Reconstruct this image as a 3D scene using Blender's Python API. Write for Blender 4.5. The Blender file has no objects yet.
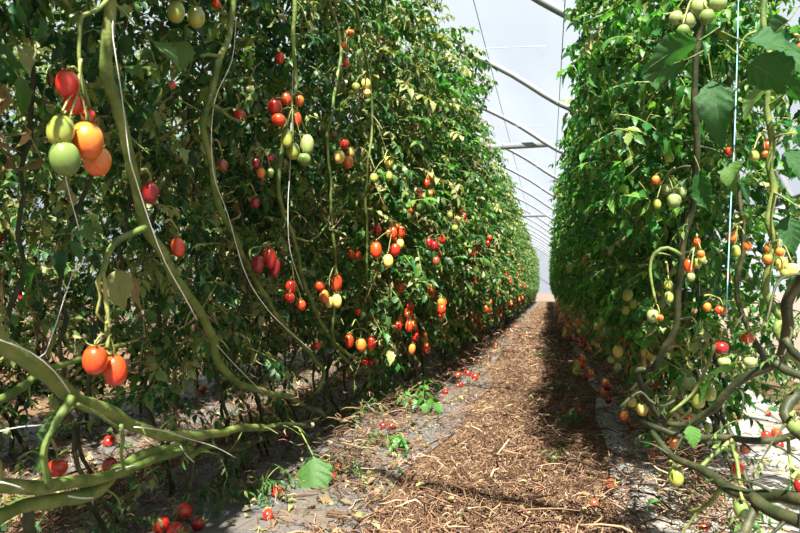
import bpy, math, random
import numpy as np
from mathutils import Vector, Matrix, Euler

random.seed(7)
rng = np.random.default_rng(11)
scene = bpy.context.scene
COL = scene.collection
PI = math.pi
R = math.radians

# ------------------------------------------------------------------ camera
F = 610.0
CAM = Vector((0.0, 0.0, 0.65))
YAW, PITCH = math.atan(148 / F), math.atan(23.5 / F)
cd = bpy.data.cameras.new('camera')
cam = bpy.data.objects.new('camera', cd)
COL.objects.link(cam)
cam.location = CAM
cam.rotation_euler = (PI / 2 + PITCH, 0, YAW)
cd.sensor_width = 36
cd.lens = F / 800 * 36
cd.clip_start = 0.02
cd.clip_end = 500
cd.dof.use_dof = True
cd.dof.focus_distance = 2.1
cd.dof.aperture_fstop = 9.0
scene.camera = cam
CR = cam.rotation_euler.to_matrix()
CRn = np.array(CR)


def ray(px, py):
    return CR @ Vector(((px - 400) / F, (266.5 - py) / F, -1))


def PY(px, py, y):
    d = ray(px, py)
    return CAM + d * (y / d.y)


def PX(px, py, x):
    d = ray(px, py)
    return CAM + d * (x / d.x)


def G(px, py, z=0.0):
    d = ray(px, py)
    return CAM + d * ((z - CAM.z) / d.z)


def proj(pts):
    q = (np.asarray(pts) - np.array(CAM)) @ CRn
    dep = np.maximum(-q[:, 2], 1e-3)
    return 400 + F * q[:, 0] / dep, 266.5 - F * q[:, 1] / dep, -q[:, 2]


# ------------------------------------------------------------------ materials
def nodes_of(name):
    m = bpy.data.materials.new(name)
    m.use_nodes = True
    nt = m.node_tree
    nt.nodes.clear()
    out = nt.nodes.new('ShaderNodeOutputMaterial')
    return m, nt, out


def dim(stops, k):
    return [(p, tuple(x * k for x in c)) for p, c in stops]


def ramp(nt, stops, inp):
    r = nt.nodes.new('ShaderNodeValToRGB')
    e = r.color_ramp.elements
    while len(e) < len(stops):
        e.new(0.5)
    for i, (p, c) in enumerate(stops):
        e[i].position = p
        e[i].color = (*c, 1)
    nt.links.new(inp, r.inputs[0])
    return r.outputs[0]


def noise(nt, scale, detail=4, coord='Object', stretch=None):
    n = nt.nodes.new('ShaderNodeTexNoise')
    n.inputs['Scale'].default_value = scale
    n.inputs['Detail'].default_value = detail
    tc = nt.nodes.new('ShaderNodeTexCoord')
    src = tc.outputs[coord]
    if stretch:
        mp = nt.nodes.new('ShaderNodeMapping')
        mp.inputs['Scale'].default_value = stretch
        nt.links.new(src, mp.inputs[0])
        src = mp.outputs[0]
    nt.links.new(src, n.inputs['Vector'])
    return n.outputs['Fac']


def bump(nt, h, strength, dist):
    b = nt.nodes.new('ShaderNodeBump')
    b.inputs['Strength'].default_value = strength
    b.inputs['Distance'].default_value = dist
    nt.links.new(h, b.inputs['Height'])
    return b.outputs[0]


def mixc(nt, fac, a, b, mode='MIX'):
    m = nt.nodes.new('ShaderNodeMix')
    m.data_type = 'RGBA'
    m.blend_type = mode
    if hasattr(fac, 'links'):
        nt.links.new(fac, m.inputs[0])
    else:
        m.inputs[0].default_value = fac
    for i, v in ((6, a), (7, b)):
        if hasattr(v, 'links'):
            nt.links.new(v, m.inputs[i])
        else:
            m.inputs[i].default_value = (*v, 1)
    return m.outputs[2]


def principled(nt, rough=0.5, spec=0.5, coat=0.0):
    p = nt.nodes.new('ShaderNodeBsdfPrincipled')
    p.inputs['Roughness'].default_value = rough
    p.inputs['Specular IOR Level'].default_value = spec
    p.inputs['Coat Weight'].default_value = coat
    p.inputs['Coat Roughness'].default_value = 0.12
    return p


def leaf_mat(name, stops, trans=0.35, rough=0.42):
    m, nt, out = nodes_of(name)
    g = nt.nodes.new('ShaderNodeNewGeometry')
    col = ramp(nt, dim(stops, 0.72), g.outputs['Random Per Island'])
    n = noise(nt, 60, 3)
    col = mixc(nt, 0.35, col, ramp(nt, [(0.35, (0.45, 0.45, 0.45)), (0.7, (1.25, 1.25, 1.1))], n), 'MULTIPLY')
    p = principled(nt, rough, 0.35)
    nt.links.new(col, p.inputs['Base Color'])
    nt.links.new(bump(nt, n, 0.5, 0.004), p.inputs['Normal'])
    t = nt.nodes.new('ShaderNodeBsdfTranslucent')
    tc = mixc(nt, 1.0, col, (1.5, 1.7, 0.6), 'MULTIPLY')
    nt.links.new(tc, t.inputs['Color'])
    mx = nt.nodes.new('ShaderNodeMixShader')
    mx.inputs[0].default_value = trans
    nt.links.new(p.outputs[0], mx.inputs[1])
    nt.links.new(t.outputs[0], mx.inputs[2])
    nt.links.new(mx.outputs[0], out.inputs[0])
    return m


M = {}
M['leaf'] = leaf_mat('leaf_green', [(0.0, (0.018, 0.080, 0.026)), (0.4, (0.045, 0.145, 0.034)),
                                    (0.75, (0.11, 0.235, 0.052)), (1.0, (0.29, 0.36, 0.10))])
M['leaf_deep_shaded'] = leaf_mat('leaf_deep_green_shaded', [(0.0, (0.008, 0.05, 0.022)), (0.6, (0.02, 0.10, 0.03)),
                                              (1.0, (0.05, 0.18, 0.03))], 0.38, 0.5)  # deep green leaves, darkened further so shade from above is in the colour
M['leaf_fresh'] = leaf_mat('leaf_fresh', [(0.0, (0.05, 0.19, 0.03)), (1.0, (0.13, 0.31, 0.06))])
M['leaf_lush'] = leaf_mat('leaf_lush', [(0.0, (0.015, 0.10, 0.025)), (0.4, (0.035, 0.19, 0.035)),
                                        (0.75, (0.10, 0.31, 0.055)), (1.0, (0.24, 0.44, 0.09))], 0.5)
M['leaf_pale'] = leaf_mat('leaf_pale', [(0.0, (0.16, 0.24, 0.07)), (0.5, (0.28, 0.33, 0.12)), (1.0, (0.42, 0.40, 0.17))], 0.3)
M['leaf_dry'] = leaf_mat('leaf_dry', [(0.0, (0.11, 0.06, 0.03)), (0.6, (0.27, 0.17, 0.085)), (1.0, (0.52, 0.40, 0.23))], 0.2, 0.8)


def stem_mat(name, c0, c1, c2, scale=25):
    m, nt, out = nodes_of(name)
    n = noise(nt, scale, 5)
    col = ramp(nt, dim([(0.3, c0), (0.5, c1), (0.72, c2)], 0.72), n)
    p = principled(nt, 0.55, 0.3)
    nt.links.new(col, p.inputs['Base Color'])
    nt.links.new(bump(nt, noise(nt, 140, 3), 0.5, 0.003), p.inputs['Normal'])
    nt.links.new(p.outputs[0], out.inputs[0])
    return m


M['stem'] = stem_mat('stem_green', (0.065, 0.115, 0.024), (0.15, 0.215, 0.045), (0.27, 0.29, 0.09))
M['stem_brown'] = stem_mat('stem_woody', (0.015, 0.021, 0.008), (0.034, 0.044, 0.014), (0.085, 0.075, 0.034))
M['stalk'] = stem_mat('stalk_yellow', (0.18, 0.22, 0.05), (0.30, 0.32, 0.09), (0.42, 0.36, 0.15), 40)
M['cut'] = stem_mat('cut_pith', (0.45, 0.38, 0.22), (0.55, 0.48, 0.30), (0.66, 0.58, 0.40), 90)


def fruit_mat(name, c0, c1, sub=0.0):
    m, nt, out = nodes_of(name)
    g = noise(nt, 22, 2)
    tc = nt.nodes.new('ShaderNodeTexCoord')
    sp = nt.nodes.new('ShaderNodeSeparateXYZ')
    nt.links.new(tc.outputs['Generated'], sp.inputs[0])
    ad = nt.nodes.new('ShaderNodeMath')
    ad.operation = 'MULTIPLY_ADD'
    nt.links.new(g, ad.inputs[0])
    ad.inputs[1].default_value = 0.7
    nt.links.new(sp.outputs['Z'], ad.inputs[2])
    col = ramp(nt, dim([(0.55, c0), (1.25, c1)], 0.8), ad.outputs[0])
    p = principled(nt, 0.26, 0.5, 0.25)
    p.inputs['Subsurface Weight'].default_value = 0.12
    p.inputs['Subsurface Scale'].default_value = 0.01
    nt.links.new(col, p.inputs['Base Color'])
    nt.links.new(p.outputs[0], out.inputs[0])
    return m


FC = {'red': ((0.50, 0.012, 0.010), (0.56, 0.035, 0.012)),
      'dark': ((0.24, 0.006, 0.010), (0.30, 0.010, 0.010)),
      'redorange': ((0.60, 0.034, 0.010), (0.64, 0.075, 0.012)),
      'orange': ((0.66, 0.13, 0.02), (0.64, 0.23, 0.03)),
      'yellow': ((0.72, 0.47, 0.12), (0.60, 0.50, 0.13)),
      'lime': ((0.33, 0.35, 0.06), (0.22, 0.28, 0.045)),
      'green': ((0.11, 0.19, 0.035), (0.17, 0.25, 0.06)),
      'pale': ((0.22, 0.30, 0.09), (0.29, 0.35, 0.13)),
      'brown': ((0.30, 0.055, 0.022), (0.22, 0.06, 0.03))}
for k, (a, b) in FC.items():
    M['fruit_' + k] = fruit_mat('tomato_' + k, a, b)
WORD = {'red': 'red', 'dark': 'dark red', 'redorange': 'orange-red', 'orange': 'orange', 'yellow': 'yellow',
        'lime': 'yellow-green', 'green': 'green', 'pale': 'pale green', 'brown': 'brownish red'}


def simple(name, c, rough=0.6, metal=0.0, spec=0.4):
    m, nt, out = nodes_of(name)
    p = principled(nt, rough, spec)
    p.inputs['Metallic'].default_value = metal
    n = noise(nt, 30, 3)
    col = mixc(nt, n, tuple(x * 0.75 for x in c), c)
    nt.links.new(col, p.inputs['Base Color'])
    nt.links.new(p.outputs[0], out.inputs[0])
    return m


M['twine'] = simple('twine_white', (0.62, 0.62, 0.56), 0.7)
M['twine_blue'] = simple('twine_blue', (0.30, 0.62, 0.72), 0.6)
M['steel'] = simple('galvanised_steel', (0.20, 0.215, 0.23), 0.5, 0.3)
M['wire'] = simple('wire_grey', (0.5, 0.52, 0.54), 0.5, 0.5)
M['straw'] = leaf_mat('straw', [(0.0, (0.07, 0.032, 0.020)), (0.5, (0.17, 0.088, 0.050)),
                                (0.8, (0.34, 0.20, 0.115)), (1.0, (0.62, 0.46, 0.29))], 0.05, 0.8)


def film_mat(name, opac, tint=(0.93, 0.96, 1.0)):
    m, nt, out = nodes_of(name)
    tr = nt.nodes.new('ShaderNodeBsdfTransparent')
    tr.inputs[0].default_value = (*tint, 1)
    df = nt.nodes.new('ShaderNodeBsdfDiffuse')
    df.inputs[0].default_value = (0.75, 0.77, 0.79, 1)
    tl = nt.nodes.new('ShaderNodeBsdfTranslucent')
    tl.inputs[0].default_value = (0.90, 0.93, 0.95, 1)
    a = nt.nodes.new('ShaderNodeMixShader')
    a.inputs[0].default_value = 0.75
    nt.links.new(df.outputs[0], a.inputs[1])
    nt.links.new(tl.outputs[0], a.inputs[2])
    b = nt.nodes.new('ShaderNodeMixShader')
    n = noise(nt, 1.6, 4, stretch=(1, 0.3, 1))
    mr = nt.nodes.new('ShaderNodeMapRange')
    mr.inputs['To Min'].default_value = opac * 0.75
    mr.inputs['To Max'].default_value = opac * 1.25
    nt.links.new(n, mr.inputs[0])
    nt.links.new(mr.outputs[0], b.inputs[0])
    nt.links.new(tr.outputs[0], b.inputs[1])
    nt.links.new(a.outputs[0], b.inputs[2])
    nt.links.new(b.outputs[0], out.inputs[0])
    return m


M['film'] = film_mat('greenhouse_film', 0.11)
M['film_side'] = film_mat('greenhouse_film_side', 0.32)


def ground_mat():
    m, nt, out = nodes_of('soil')
    n1 = noise(nt, 3.0, 6)
    n2 = noise(nt, 55, 6)
    c1 = ramp(nt, dim([(0.3, (0.085, 0.050, 0.030)), (0.6, (0.19, 0.115, 0.065)), (0.85, (0.32, 0.21, 0.13))], 0.7), n2)
    c2 = mixc(nt, n1, c1, (0.15, 0.095, 0.055))
    p = principled(nt, 0.95, 0.1)
    nt.links.new(c2, p.inputs['Base Color'])
    nt.links.new(bump(nt, n2, 1.0, 0.02), p.inputs['Normal'])
    nt.links.new(p.outputs[0], out.inputs[0])
    return m


def mulch_mat(name, base, dirt):
    m, nt, out = nodes_of(name)
    n1 = noise(nt, 4.5, 6)
    n2 = noise(nt, 9, 5, stretch=(1.0, 6.0, 1.0))
    fine = noise(nt, 400, 2)
    c = ramp(nt, dim([(0.42, base), (0.70, dirt)], 0.52), n1)
    c = mixc(nt, 0.5, c, ramp(nt, [(0.3, (0.7, 0.7, 0.7)), (0.6, (1.05, 1.05, 1.05))], n2), 'MULTIPLY')
    p = principled(nt, 0.42, 0.4)
    nt.links.new(c, p.inputs['Base Color'])
    mx = nt.nodes.new('ShaderNodeMath')
    mx.operation = 'ADD'
    nt.links.new(n2, mx.inputs[0])
    nt.links.new(fine, mx.inputs[1])
    nt.links.new(bump(nt, mx.outputs[0], 0.35, 0.01), p.inputs['Normal'])
    nt.links.new(p.outputs[0], out.inputs[0])
    return m


M['soil'] = ground_mat()
M['mulch_grey'] = mulch_mat('mulch_film_grey', (0.19, 0.20, 0.205), (0.27, 0.20, 0.14))
M['mulch_white'] = mulch_mat('mulch_film_white', (0.56, 0.55, 0.52), (0.36, 0.30, 0.23))


# ------------------------------------------------------------------ mesh helpers
class MB:
    def __init__(self):
        self.V, self.Fc, self.Mi, self.n = [], [], [], 0

    def add(self, v, f, mi=0):
        v = np.asarray(v, dtype=np.float64).reshape(-1, 3)
        f = np.asarray(f, dtype=np.int64).reshape(-1, 3)
        self.V.append(v)
        self.Fc.append(f + self.n)
        self.Mi.append(np.full(len(f), mi) if np.isscalar(mi) else np.asarray(mi))
        self.n += len(v)
        return self

    def mesh(self, name, mats, smooth=True):
        me = bpy.data.meshes.new(name)
        V = np.concatenate(self.V)
        Fc = np.concatenate(self.Fc)
        Mi = np.concatenate(self.Mi)
        me.vertices.add(len(V))
        me.vertices.foreach_set('co', V.astype(np.float32).ravel())
        me.loops.add(len(Fc) * 3)
        me.loops.foreach_set('vertex_index', Fc.astype(np.int32).ravel())
        me.polygons.add(len(Fc))
        me.polygons.foreach_set('loop_start', (np.arange(len(Fc)) * 3).astype(np.int32))
        me.polygons.foreach_set('material_index', Mi.astype(np.int32))
        me.polygons.foreach_set('use_smooth', np.full(len(Fc), smooth))
        for m in mats:
            me.materials.append(m)
        me.update(calc_edges=True)
        return me


def link(name, me, parent=None, loc=(0, 0, 0), rot=(0, 0, 0), scale=(1, 1, 1)):
    o = bpy.data.objects.new(name, me)
    COL.objects.link(o)
    o.location, o.rotation_euler, o.scale = loc, rot, scale
    if parent is not None:
        o.parent = parent
    return o


def thing(name, label, cat, loc=(0, 0, 0), group=None, rz=0.0):
    o = link(name, None, None, loc, (0, 0, rz))
    o.empty_display_size = 0.05
    o['label'], o['category'] = label, cat
    if group:
        o['group'] = group
    return o


def tag(o, label, cat, group=None, kind=None):
    o['label'], o['category'] = label, cat
    if group:
        o['group'] = group
    if kind:
        o['kind'] = kind
    return o


def struct(o):
    o['kind'] = 'structure'
    return o


def smooth_path(pts, step=0.02, rad=None):
    P_ = [np.array(p, float) for p in pts]
    if len(P_) == 2:
        P_ = [P_[0], (P_[0] + P_[1]) / 2, P_[1]]
        rad = None if rad is None else [rad[0], (rad[0] + rad[-1]) / 2, rad[-1]]
    P_ = [2 * P_[0] - P_[1]] + P_ + [2 * P_[-1] - P_[-2]]
    m_ = len(P_) - 2
    rad = list(np.interp(np.linspace(0, 1, m_), np.linspace(0, 1, len(rad)), rad)) if rad is not None else [1.0] * m_
    rr = [rad[0]] + rad + [rad[-1]]
    out, ro = [], []
    for i in range(1, len(P_) - 2):
        p0, p1, p2, p3 = P_[i - 1:i + 3]
        n = max(2, int(np.linalg.norm(p2 - p1) / step))
        for k in range(n):
            t = k / n
            out.append(0.5 * ((2 * p1) + (-p0 + p2) * t + (2 * p0 - 5 * p1 + 4 * p2 - p3) * t * t + (-p0 + 3 * p1 - 3 * p2 + p3) * t ** 3))
            ro.append(rr[i] * (1 - t) + rr[i + 1] * t)
    out.append(P_[-2])
    ro.append(rr[-2])
    return np.array(out), np.array(ro)


def tube_arr(pts, rad, seg=8, cap=True):
    pts = np.asarray(pts, float)
    n = len(pts)
    rad = np.full(n, rad) if np.isscalar(rad) else np.asarray(rad)
    T = np.gradient(pts, axis=0)
    T /= np.linalg.norm(T, axis=1)[:, None] + 1e-12
    ref = np.array([0, 0, 1.0]) if abs(T[0][2]) < 0.9 else np.array([1.0, 0, 0])
    u = np.cross(T[0], ref)
    u /= np.linalg.norm(u)
    U = [u]
    for i in range(1, n):
        u = U[-1] - T[i] * np.dot(U[-1], T[i])
        u /= np.linalg.norm(u) + 1e-12
        U.append(u)
    U = np.array(U)
    W = np.cross(T, U)
    a = np.arange(seg) / seg * 2 * PI
    V = pts[:, None, :] + rad[:, None, None] * (np.cos(a)[None, :, None] * U[:, None, :] + np.sin(a)[None, :, None] * W[:, None, :])
    V = V.reshape(-1, 3)
    i = np.arange(n - 1)[:, None] * seg
    j = np.arange(seg)[None, :]
    j2 = (j + 1) % seg
    q = np.stack([i + j, i + j2, i + seg + j2, i + seg + j], -1).reshape(-1, 4)
    Fs = np.concatenate([q[:, [0, 1, 2]], q[:, [0, 2, 3]]])
    if cap:
        V = np.concatenate([V, pts[[0, -1]]])
        c0, c1 = n * seg, n * seg + 1
        jj = np.arange(seg)
        k2 = (jj + 1) % seg
        Fs = np.concatenate([Fs, np.stack([np.full(seg, c0), k2, jj], 1),
                             np.stack([np.full(seg, c1), (n - 1) * seg + jj, (n - 1) * seg + k2], 1)])
    return V, Fs


def box_arr(c, s):
    x, y, z = s[0] / 2, s[1] / 2, s[2] / 2
    V = np.array([[sx * x, sy * y, sz * z] for sx in (-1, 1) for sy in (-1, 1) for sz in (-1, 1)]) + np.array(c)
    Fs = [(0, 1, 3), (0, 3, 2), (4, 6, 7), (4, 7, 5), (0, 4, 5), (0, 5, 1), (2, 3, 7), (2, 7, 6), (0, 2, 6), (0, 6, 4), (1, 5, 7), (1, 7, 3)]
    return V, Fs


# ------------------------------------------------------------------ leaves
def leaflet(L=1.0, wid=1.0, droop=0.3, fold=0.25, curl=0.0):
    """one lobed leaflet from the origin along +X"""
    mid = [(0, 0), (0.25, 0), (0.5, 0), (0.75, 0), (1, 0)]
    o = [(0.16, 0.27), (0.27, 0.23), (0.42, 0.36), (0.53, 0.26), (0.68, 0.24), (0.80, 0.12)]
    v = list(mid)
    for s in (1, -1):
        v += [(x, y * s * wid) for x, y in o]
    V = np.array([[x, y, 0] for x, y in v], float)
    V[:, 2] = fold * np.abs(V[:, 1]) - droop * V[:, 0] ** 2 + curl * V[:, 1] ** 2 * np.sign(V[:, 1])
    V *= L
    side = lambda b: [(0, b, 1), (b, b + 1, 1), (1, b + 1, b + 2), (1, b + 2, 2), (2, b + 2, b + 3), (2, b + 3, b + 4), (2, b + 4, 3), (b + 4, b + 5, 3), (3, b + 5, 4)]
    Fs = side(5) + [(a, c, b_) for a, b_, c in side(11)]
    return V, np.array(Fs)


def rotm(rx, ry, rz):
    return np.array(Euler((rx, ry, rz)).to_matrix())


def compound(seed, wilt=0.0, narrow=1.0):
    r = random.Random(seed)
    V, Fs, n = [], [], 0
    droop = r.uniform(0.15, 0.55) + wilt
    ts = np.linspace(0, 1, 6)
    P_ = np.stack([ts, 0.08 * np.sin(ts * 3 + r.random() * 6), -droop * ts ** 2], 1)
    tv, tf = tube_arr(P_, np.linspace(0.016, 0.008, 6), 3, False)
    V.append(tv)
    Fs.append(tf)
    n += len(tv)
    nr = len(tf)

    def at(t):
        return np.array([t, np.interp(t, ts, P_[:, 1]), -droop * t * t])
    spec = []
    for t, L in ((0.34, 0.27), (0.60, 0.36), (0.84, 0.34)):
        for s in (1, -1):
            spec.append((t + r.uniform(-0.05, 0.05), s * r.uniform(0.9, 1.35), L * r.uniform(0.8, 1.15)))
    spec += [(0.47, r.choice((1, -1)) * 1.4, 0.11), (0.72, r.choice((1, -1)) * 1.4, 0.12)]
    spec.append((0.98, r.uniform(-0.2, 0.2), 0.42 * r.uniform(0.9, 1.1)))
    for t, a, L in spec:
        lv, lf = leaflet(L, r.uniform(0.65, 1.1) * narrow, r.uniform(0.0, 0.6) + wilt, r.uniform(0.05, 0.75) + wilt * 0.6, r.uniform(-1.2, 1.2))
        m = rotm(0, 0, a) @ rotm(r.uniform(-0.5, 0.5), r.uniform(0.0, 0.5) + wilt * 0.5 + droop * t, 0)
        V.append(lv @ m.T + at(t))
        Fs.append(lf + n)
        n += len(lv)
    fs = np.concatenate(Fs)
    return np.concatenate(V), fs, np.arange(len(fs)) < nr


LT = [compound(i) for i in range(10)]
LW = [compound(50 + i, 0.9, 0.55) for i in range(5)]      # wilted, curled
LN = [compound(80 + i, 0.1, 0.5) for i in range(4)]       # young, narrow


def leaves(mb, bases, az, pitch, roll, size, kinds):
    """kinds: material index per leaf. index 3 = wilted templates"""
    for i in range(len(bases)):
        k = kinds[i]
        T_ = LW if k == 3 else (LN if k == 4 else LT)
        v, f, isr = T_[rng.integers(len(T_))]
        m = rotm(0, 0, az[i]) @ rotm(0, pitch[i], 0) @ rotm(roll[i], 0, 0)
        mb.add((v * size[i]) @ m.T + bases[i], f, np.where(isr, 4, 0 if k == 4 else k))


def pick_kinds(n, probs):
    return rng.choice(len(probs), n, p=np.array(probs) / sum(probs))


LEAFM = ['leaf', 'leaf_deep_shaded', 'leaf_pale', 'leaf_dry']


def leaf_mats(order=LEAFM):
    return [M[k] for k in order] + [M['stalk']]


# ------------------------------------------------------------------ fruit
def fruit_arr(seed, seg=16, rings=11, long=1.22):
    r = random.Random(seed)
    V = [(0, 0, long * 0.94)]
    for i in range(1, rings):
        a = PI * i / rings
        rad = math.sin(a) ** 0.86
        z = long * math.cos(a)
        if a < 0.5:
            z -= 0.05 * (0.5 - a) / 0.5 * 2
        for j in range(seg):
            th = 2 * PI * j / seg
            k = 1 + 0.018 * math.cos(3 * th + seed) + 0.012 * math.cos(5 * th)
            rr = rad * k * (1 + 0.05 * math.cos(a + seed % 3))
            V.append((rr * math.cos(th), rr * math.sin(th), z))
    V.append((0, 0, -long))
    Fs = []
    for j in range(seg):
        Fs.append((0, 1 + j, 1 + (j + 1) % seg))
        b = 1 + (rings - 2) * seg
        Fs.append((len(V) - 1, b + (j + 1) % seg, b + j))
    for i in range(rings - 2):
        for j in range(seg):
            a, b = 1 + i * seg + j, 1 + i * seg + (j + 1) % seg
            Fs += [(a, a + seg, b + seg), (a, b + seg, b)]
    return np.array(V), np.array(Fs)


def calyx_arr(long=1.22):
    V, Fs, n = [], [], 0
    for k in range(5):
        a = k * 2 * PI / 5
        pts = np.array([(0.0, 0, 0.0), (0.30, 0, 0.05), (0.62, 0, 0.10), (0.92, 0, 0.36)])
        w = [0.10, 0.11, 0.08, 0.01]
        v = []
        for p, ww in zip(pts, w):
            v += [(p[0], -ww, p[2]), (p[0], ww, p[2])]
        v = np.array(v) @ rotm(0, 0, a).T + np.array([0, 0, long * 0.97])
        f = []
        for i in range(3):
            f += [(2 * i, 2 * i + 2, 2 * i + 3), (2 * i, 2 * i + 3, 2 * i + 1)]
        V.append(v)
        Fs.append(np.array(f) + n)
        n += len(v)
    tv, tf = tube_arr([(0, 0, long * 0.95), (0.03, 0, long + 0.18), (0.1, 0, long + 0.42)], 0.075, 5)
    V.append(tv)
    Fs.append(tf + n)
    return np.concatenate(V), np.concatenate(Fs)


FRUIT, FRUIT_C, FRUIT_R = {}, {}, {}
for i, k in enumerate(FC):
    FRUIT[k] = MB().add(*fruit_arr(i, 20, 14)).mesh('tomato_' + k, [M['fruit_' + k]])
    FRUIT_C[k] = MB().add(*fruit_arr(i + 20, 12, 8), 0).add(*calyx_arr(), 1).mesh('small_tomato_' + k, [M['fruit_' + k], M['stalk']])
    FRUIT_R[k] = MB().add(*fruit_arr(i + 40, 16, 11, 1.05)).mesh('round_tomato_' + k, [M['fruit_' + k]])
CALYX = MB().add(*calyx_arr()).mesh('calyx', [M['stalk']])
CALYX_R = MB().add(*calyx_arr(1.05)).mesh('calyx_round', [M['stalk']])


def hero_tomato(parent, p, r, h, col, tilt=(0, 0), fallen=False, mid=None):
    """a tomato with its calyx as a child. p centre, r half width, h half height"""
    ln = 1.22
    o = link('tomato', FRUIT[col], parent, p, (tilt[0], tilt[1], random.uniform(0, 6.28)), (r, r, h / ln))
    c = link('calyx', CALYX, o)
    return o


# ------------------------------------------------------------------ plant pieces
def stem_arr(pts, rad, seg=9, knots=0.16, step=0.012, wob=0.004, seed=1):
    P_, rr = smooth_path(pts, step, rad)
    r = np.random.default_rng(seed)
    n = len(P_)
    t = np.arange(n) * step
    w = np.zeros((n, 3))
    for a in range(3):
        w[:, a] = wob * (np.sin(t * r.uniform(14, 26) + r.uniform(0, 6)) + 0.5 * np.sin(t * r.uniform(35, 60) + r.uniform(0, 6)))
    fade = np.minimum(1, np.minimum(np.arange(n), n - 1 - np.arange(n)) / 6)
    P_ = P_ + w * fade[:, None]
    k = np.ones(n)
    x = r.uniform(0.02, 0.08)
    while x < t[-1]:
        k += knots * r.uniform(0.5, 1.5) * np.exp(-((t - x) / 0.008) ** 2)
        x += r.uniform(0.05, 0.13)
    return tube_arr(P_, rr * k, seg), P_


def fruit_stalk(mb, root, tips):
    """main stalk from root through the cluster, pedicel to each tomato top"""
    root = np.array(root)
    tips = [np.array(t) for t in tips]
    cen = np.mean(tips, axis=0)
    top = max(t[2] for t in tips)
    end = np.array([cen[0], cen[1], min(top, cen[2] + 0.02) + 0.0])
    span = np.linalg.norm(end - root)
    m1 = root + (end - root) * 0.4 + np.array([0, 0, 0.25 * span if root[2] > end[2] else 0.1 * span])
    P_, _ = smooth_path([root, m1, end + np.array([0, 0, 0.012])], 0.008)
    mb.add(*tube_arr(P_, np.linspace(0.0032, 0.0022, len(P_)), 6))
    for t in tips:
        j = int(len(P_) * 0.93) - 1
        best = min(range(min(len(P_) // 2, len(P_) - 1), len(P_)), key=lambda q: abs(P_[q][2] - (t[2] + 0.012)) + 0.3 * np.linalg.norm(P_[q] - t))
        a = P_[best]
        mm = (a + t) / 2 + np.array([0, 0, 0.008])
        Q, _ = smooth_path([a, mm, t], 0.006)
        mb.add(*tube_arr(Q, 0.0016, 5))


# ------------------------------------------------------------------ generic plant prototypes
ROW_H = 2.1


def make_proto(seed, style):
    """style: dict(z0, z1, xr, n, probs, size, skew).  returns list of (name, mesh, loc, rot, scale)"""
    r = random.Random(seed)
    s = style
    parts = []
    top = s['z1'] - 0.05
    nst = s.get('stems', 2)
    paths = []
    for k in range(nst):
        d = r.choice((-1, 1))
        y0 = d * r.uniform(0.1, 0.35)
        x0 = r.uniform(-0.12, 0.12)
        pts = [(x0 + 0.02, y0 * 1.2, 0.0), (x0, y0, 0.10 + r.uniform(0, .1)), (x0 * 0.5 + r.uniform(-.08, .08), y0 * 0.35, 0.34),
               (r.uniform(-.08, .08), r.uniform(-.12, .12), 0.70), (r.uniform(-.08, .08), r.uniform(-.1, .1), 1.10),
               (r.uniform(-.06, .06), r.uniform(-.08, .08), 1.55), (r.uniform(-.05, .05), r.uniform(-.08, .08), top)]
        (v, f), P_ = stem_arr(pts, [0.008, 0.008, 0.0075, 0.007, 0.006, 0.005, 0.004], 7, step=0.03, wob=0.012, seed=seed * 7 + k)
        parts.append(('stem', MB().add(v, f, (v[f[:, 0], 2] < 0.5).astype(int)).mesh('stem', [M['stem_brown'] if s.get('woody') and k else M['stem'], M['stem_brown']]), None, None, None))
        paths.append(P_)
    # twine beside the first stem
    parts.append(('twine', MB().add(*tube_arr([(0.02, 0.0, 0.25), (0.015, 0.01, 1.2), (0.0, 0.0, s['z1'] + 0.02)], 0.0009, 4)).mesh('twine', [M['twine']]), None, None, None))
    # foliage
    n = s['n']
    xr, yr = s['xr'], s.get('yr', 0.30)
    z = s['z0'] + (s['z1'] - s['z0']) * rng.random(n) ** s.get('zpow', 0.85)
    taper = np.clip((z - s['z0']) / 0.5, 0.32, 1.0)
    az = rng.uniform(0, 2 * PI, n)
    rad = np.sqrt(rng.random(n)) * taper
    # the canopy leans over the path when skew is set
    cx = s.get('skew', 0.0) * np.clip((z - 0.5) / 0.6, 0, 1)
    bx = cx + np.cos(az) * rad * (xr - 0.08)
    by = np.sin(az) * rad * yr
    size = rng.uniform(*s['size'], n)
    low = z < s['z0'] + 0.45
    pr = s['probs']
    kinds = pick_kinds(n, pr)
    kl = pick_kinds(n, s.get('low', pr))
    kinds = np.where(low, kl, kinds)
    mb = MB()
    leaves(mb, np.stack([bx, by, z], 1), az + rng.uniform(-0.9, 0.9, n), rng.uniform(-0.35, 0.75, n), rng.uniform(-0.6, 0.6, n), size, kinds)
    parts.append(('foliage', mb.mesh('foliage', leaf_mats(s.get('mats', LEAFM)), True), None, None, None))
    # fruit clusters
    for c in range(s['clusters']):
        zc = r.uniform(*s['fz'])
        P_ = r.choice(paths)
        i = int(np.argmin(np.abs(P_[:, 2] - zc - 0.08)))
        root = P_[i]
        side = s['fside'] if r.random() < 0.8 else -s['fside']
        out = r.uniform(0.08, s['fout'])
        cen = np.array([root[0] + side * out + s.get('skew', 0) * 0.5, root[1] + r.uniform(-.1, .1), zc - 0.04])
        tips = []
        nt = r.randint(*s['per'])
        pal = r.choice(s['pal'])
        for q in range(nt):
            rr = r.uniform(0.014, 0.021)
            p = cen + np.array([r.uniform(-.028, .028), r.uniform(-.03, .03), -q * 0.026 + r.uniform(-.008, .008)])
            parts.append(('tomato', FRUIT_C[r.choice(pal)], tuple(p), (r.uniform(-.3, .3), r.uniform(-.3, .3), r.uniform(0, 6)), (rr, rr, rr)))
            tips.append(p + np.array([0, 0, rr * 1.25]))
        tb = MB()
        fruit_stalk(tb, root, tips)
        parts.append(('fruit_stalk', tb.mesh('fruit_stalk', [M['stalk']]), None, None, None))
    return parts


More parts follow.
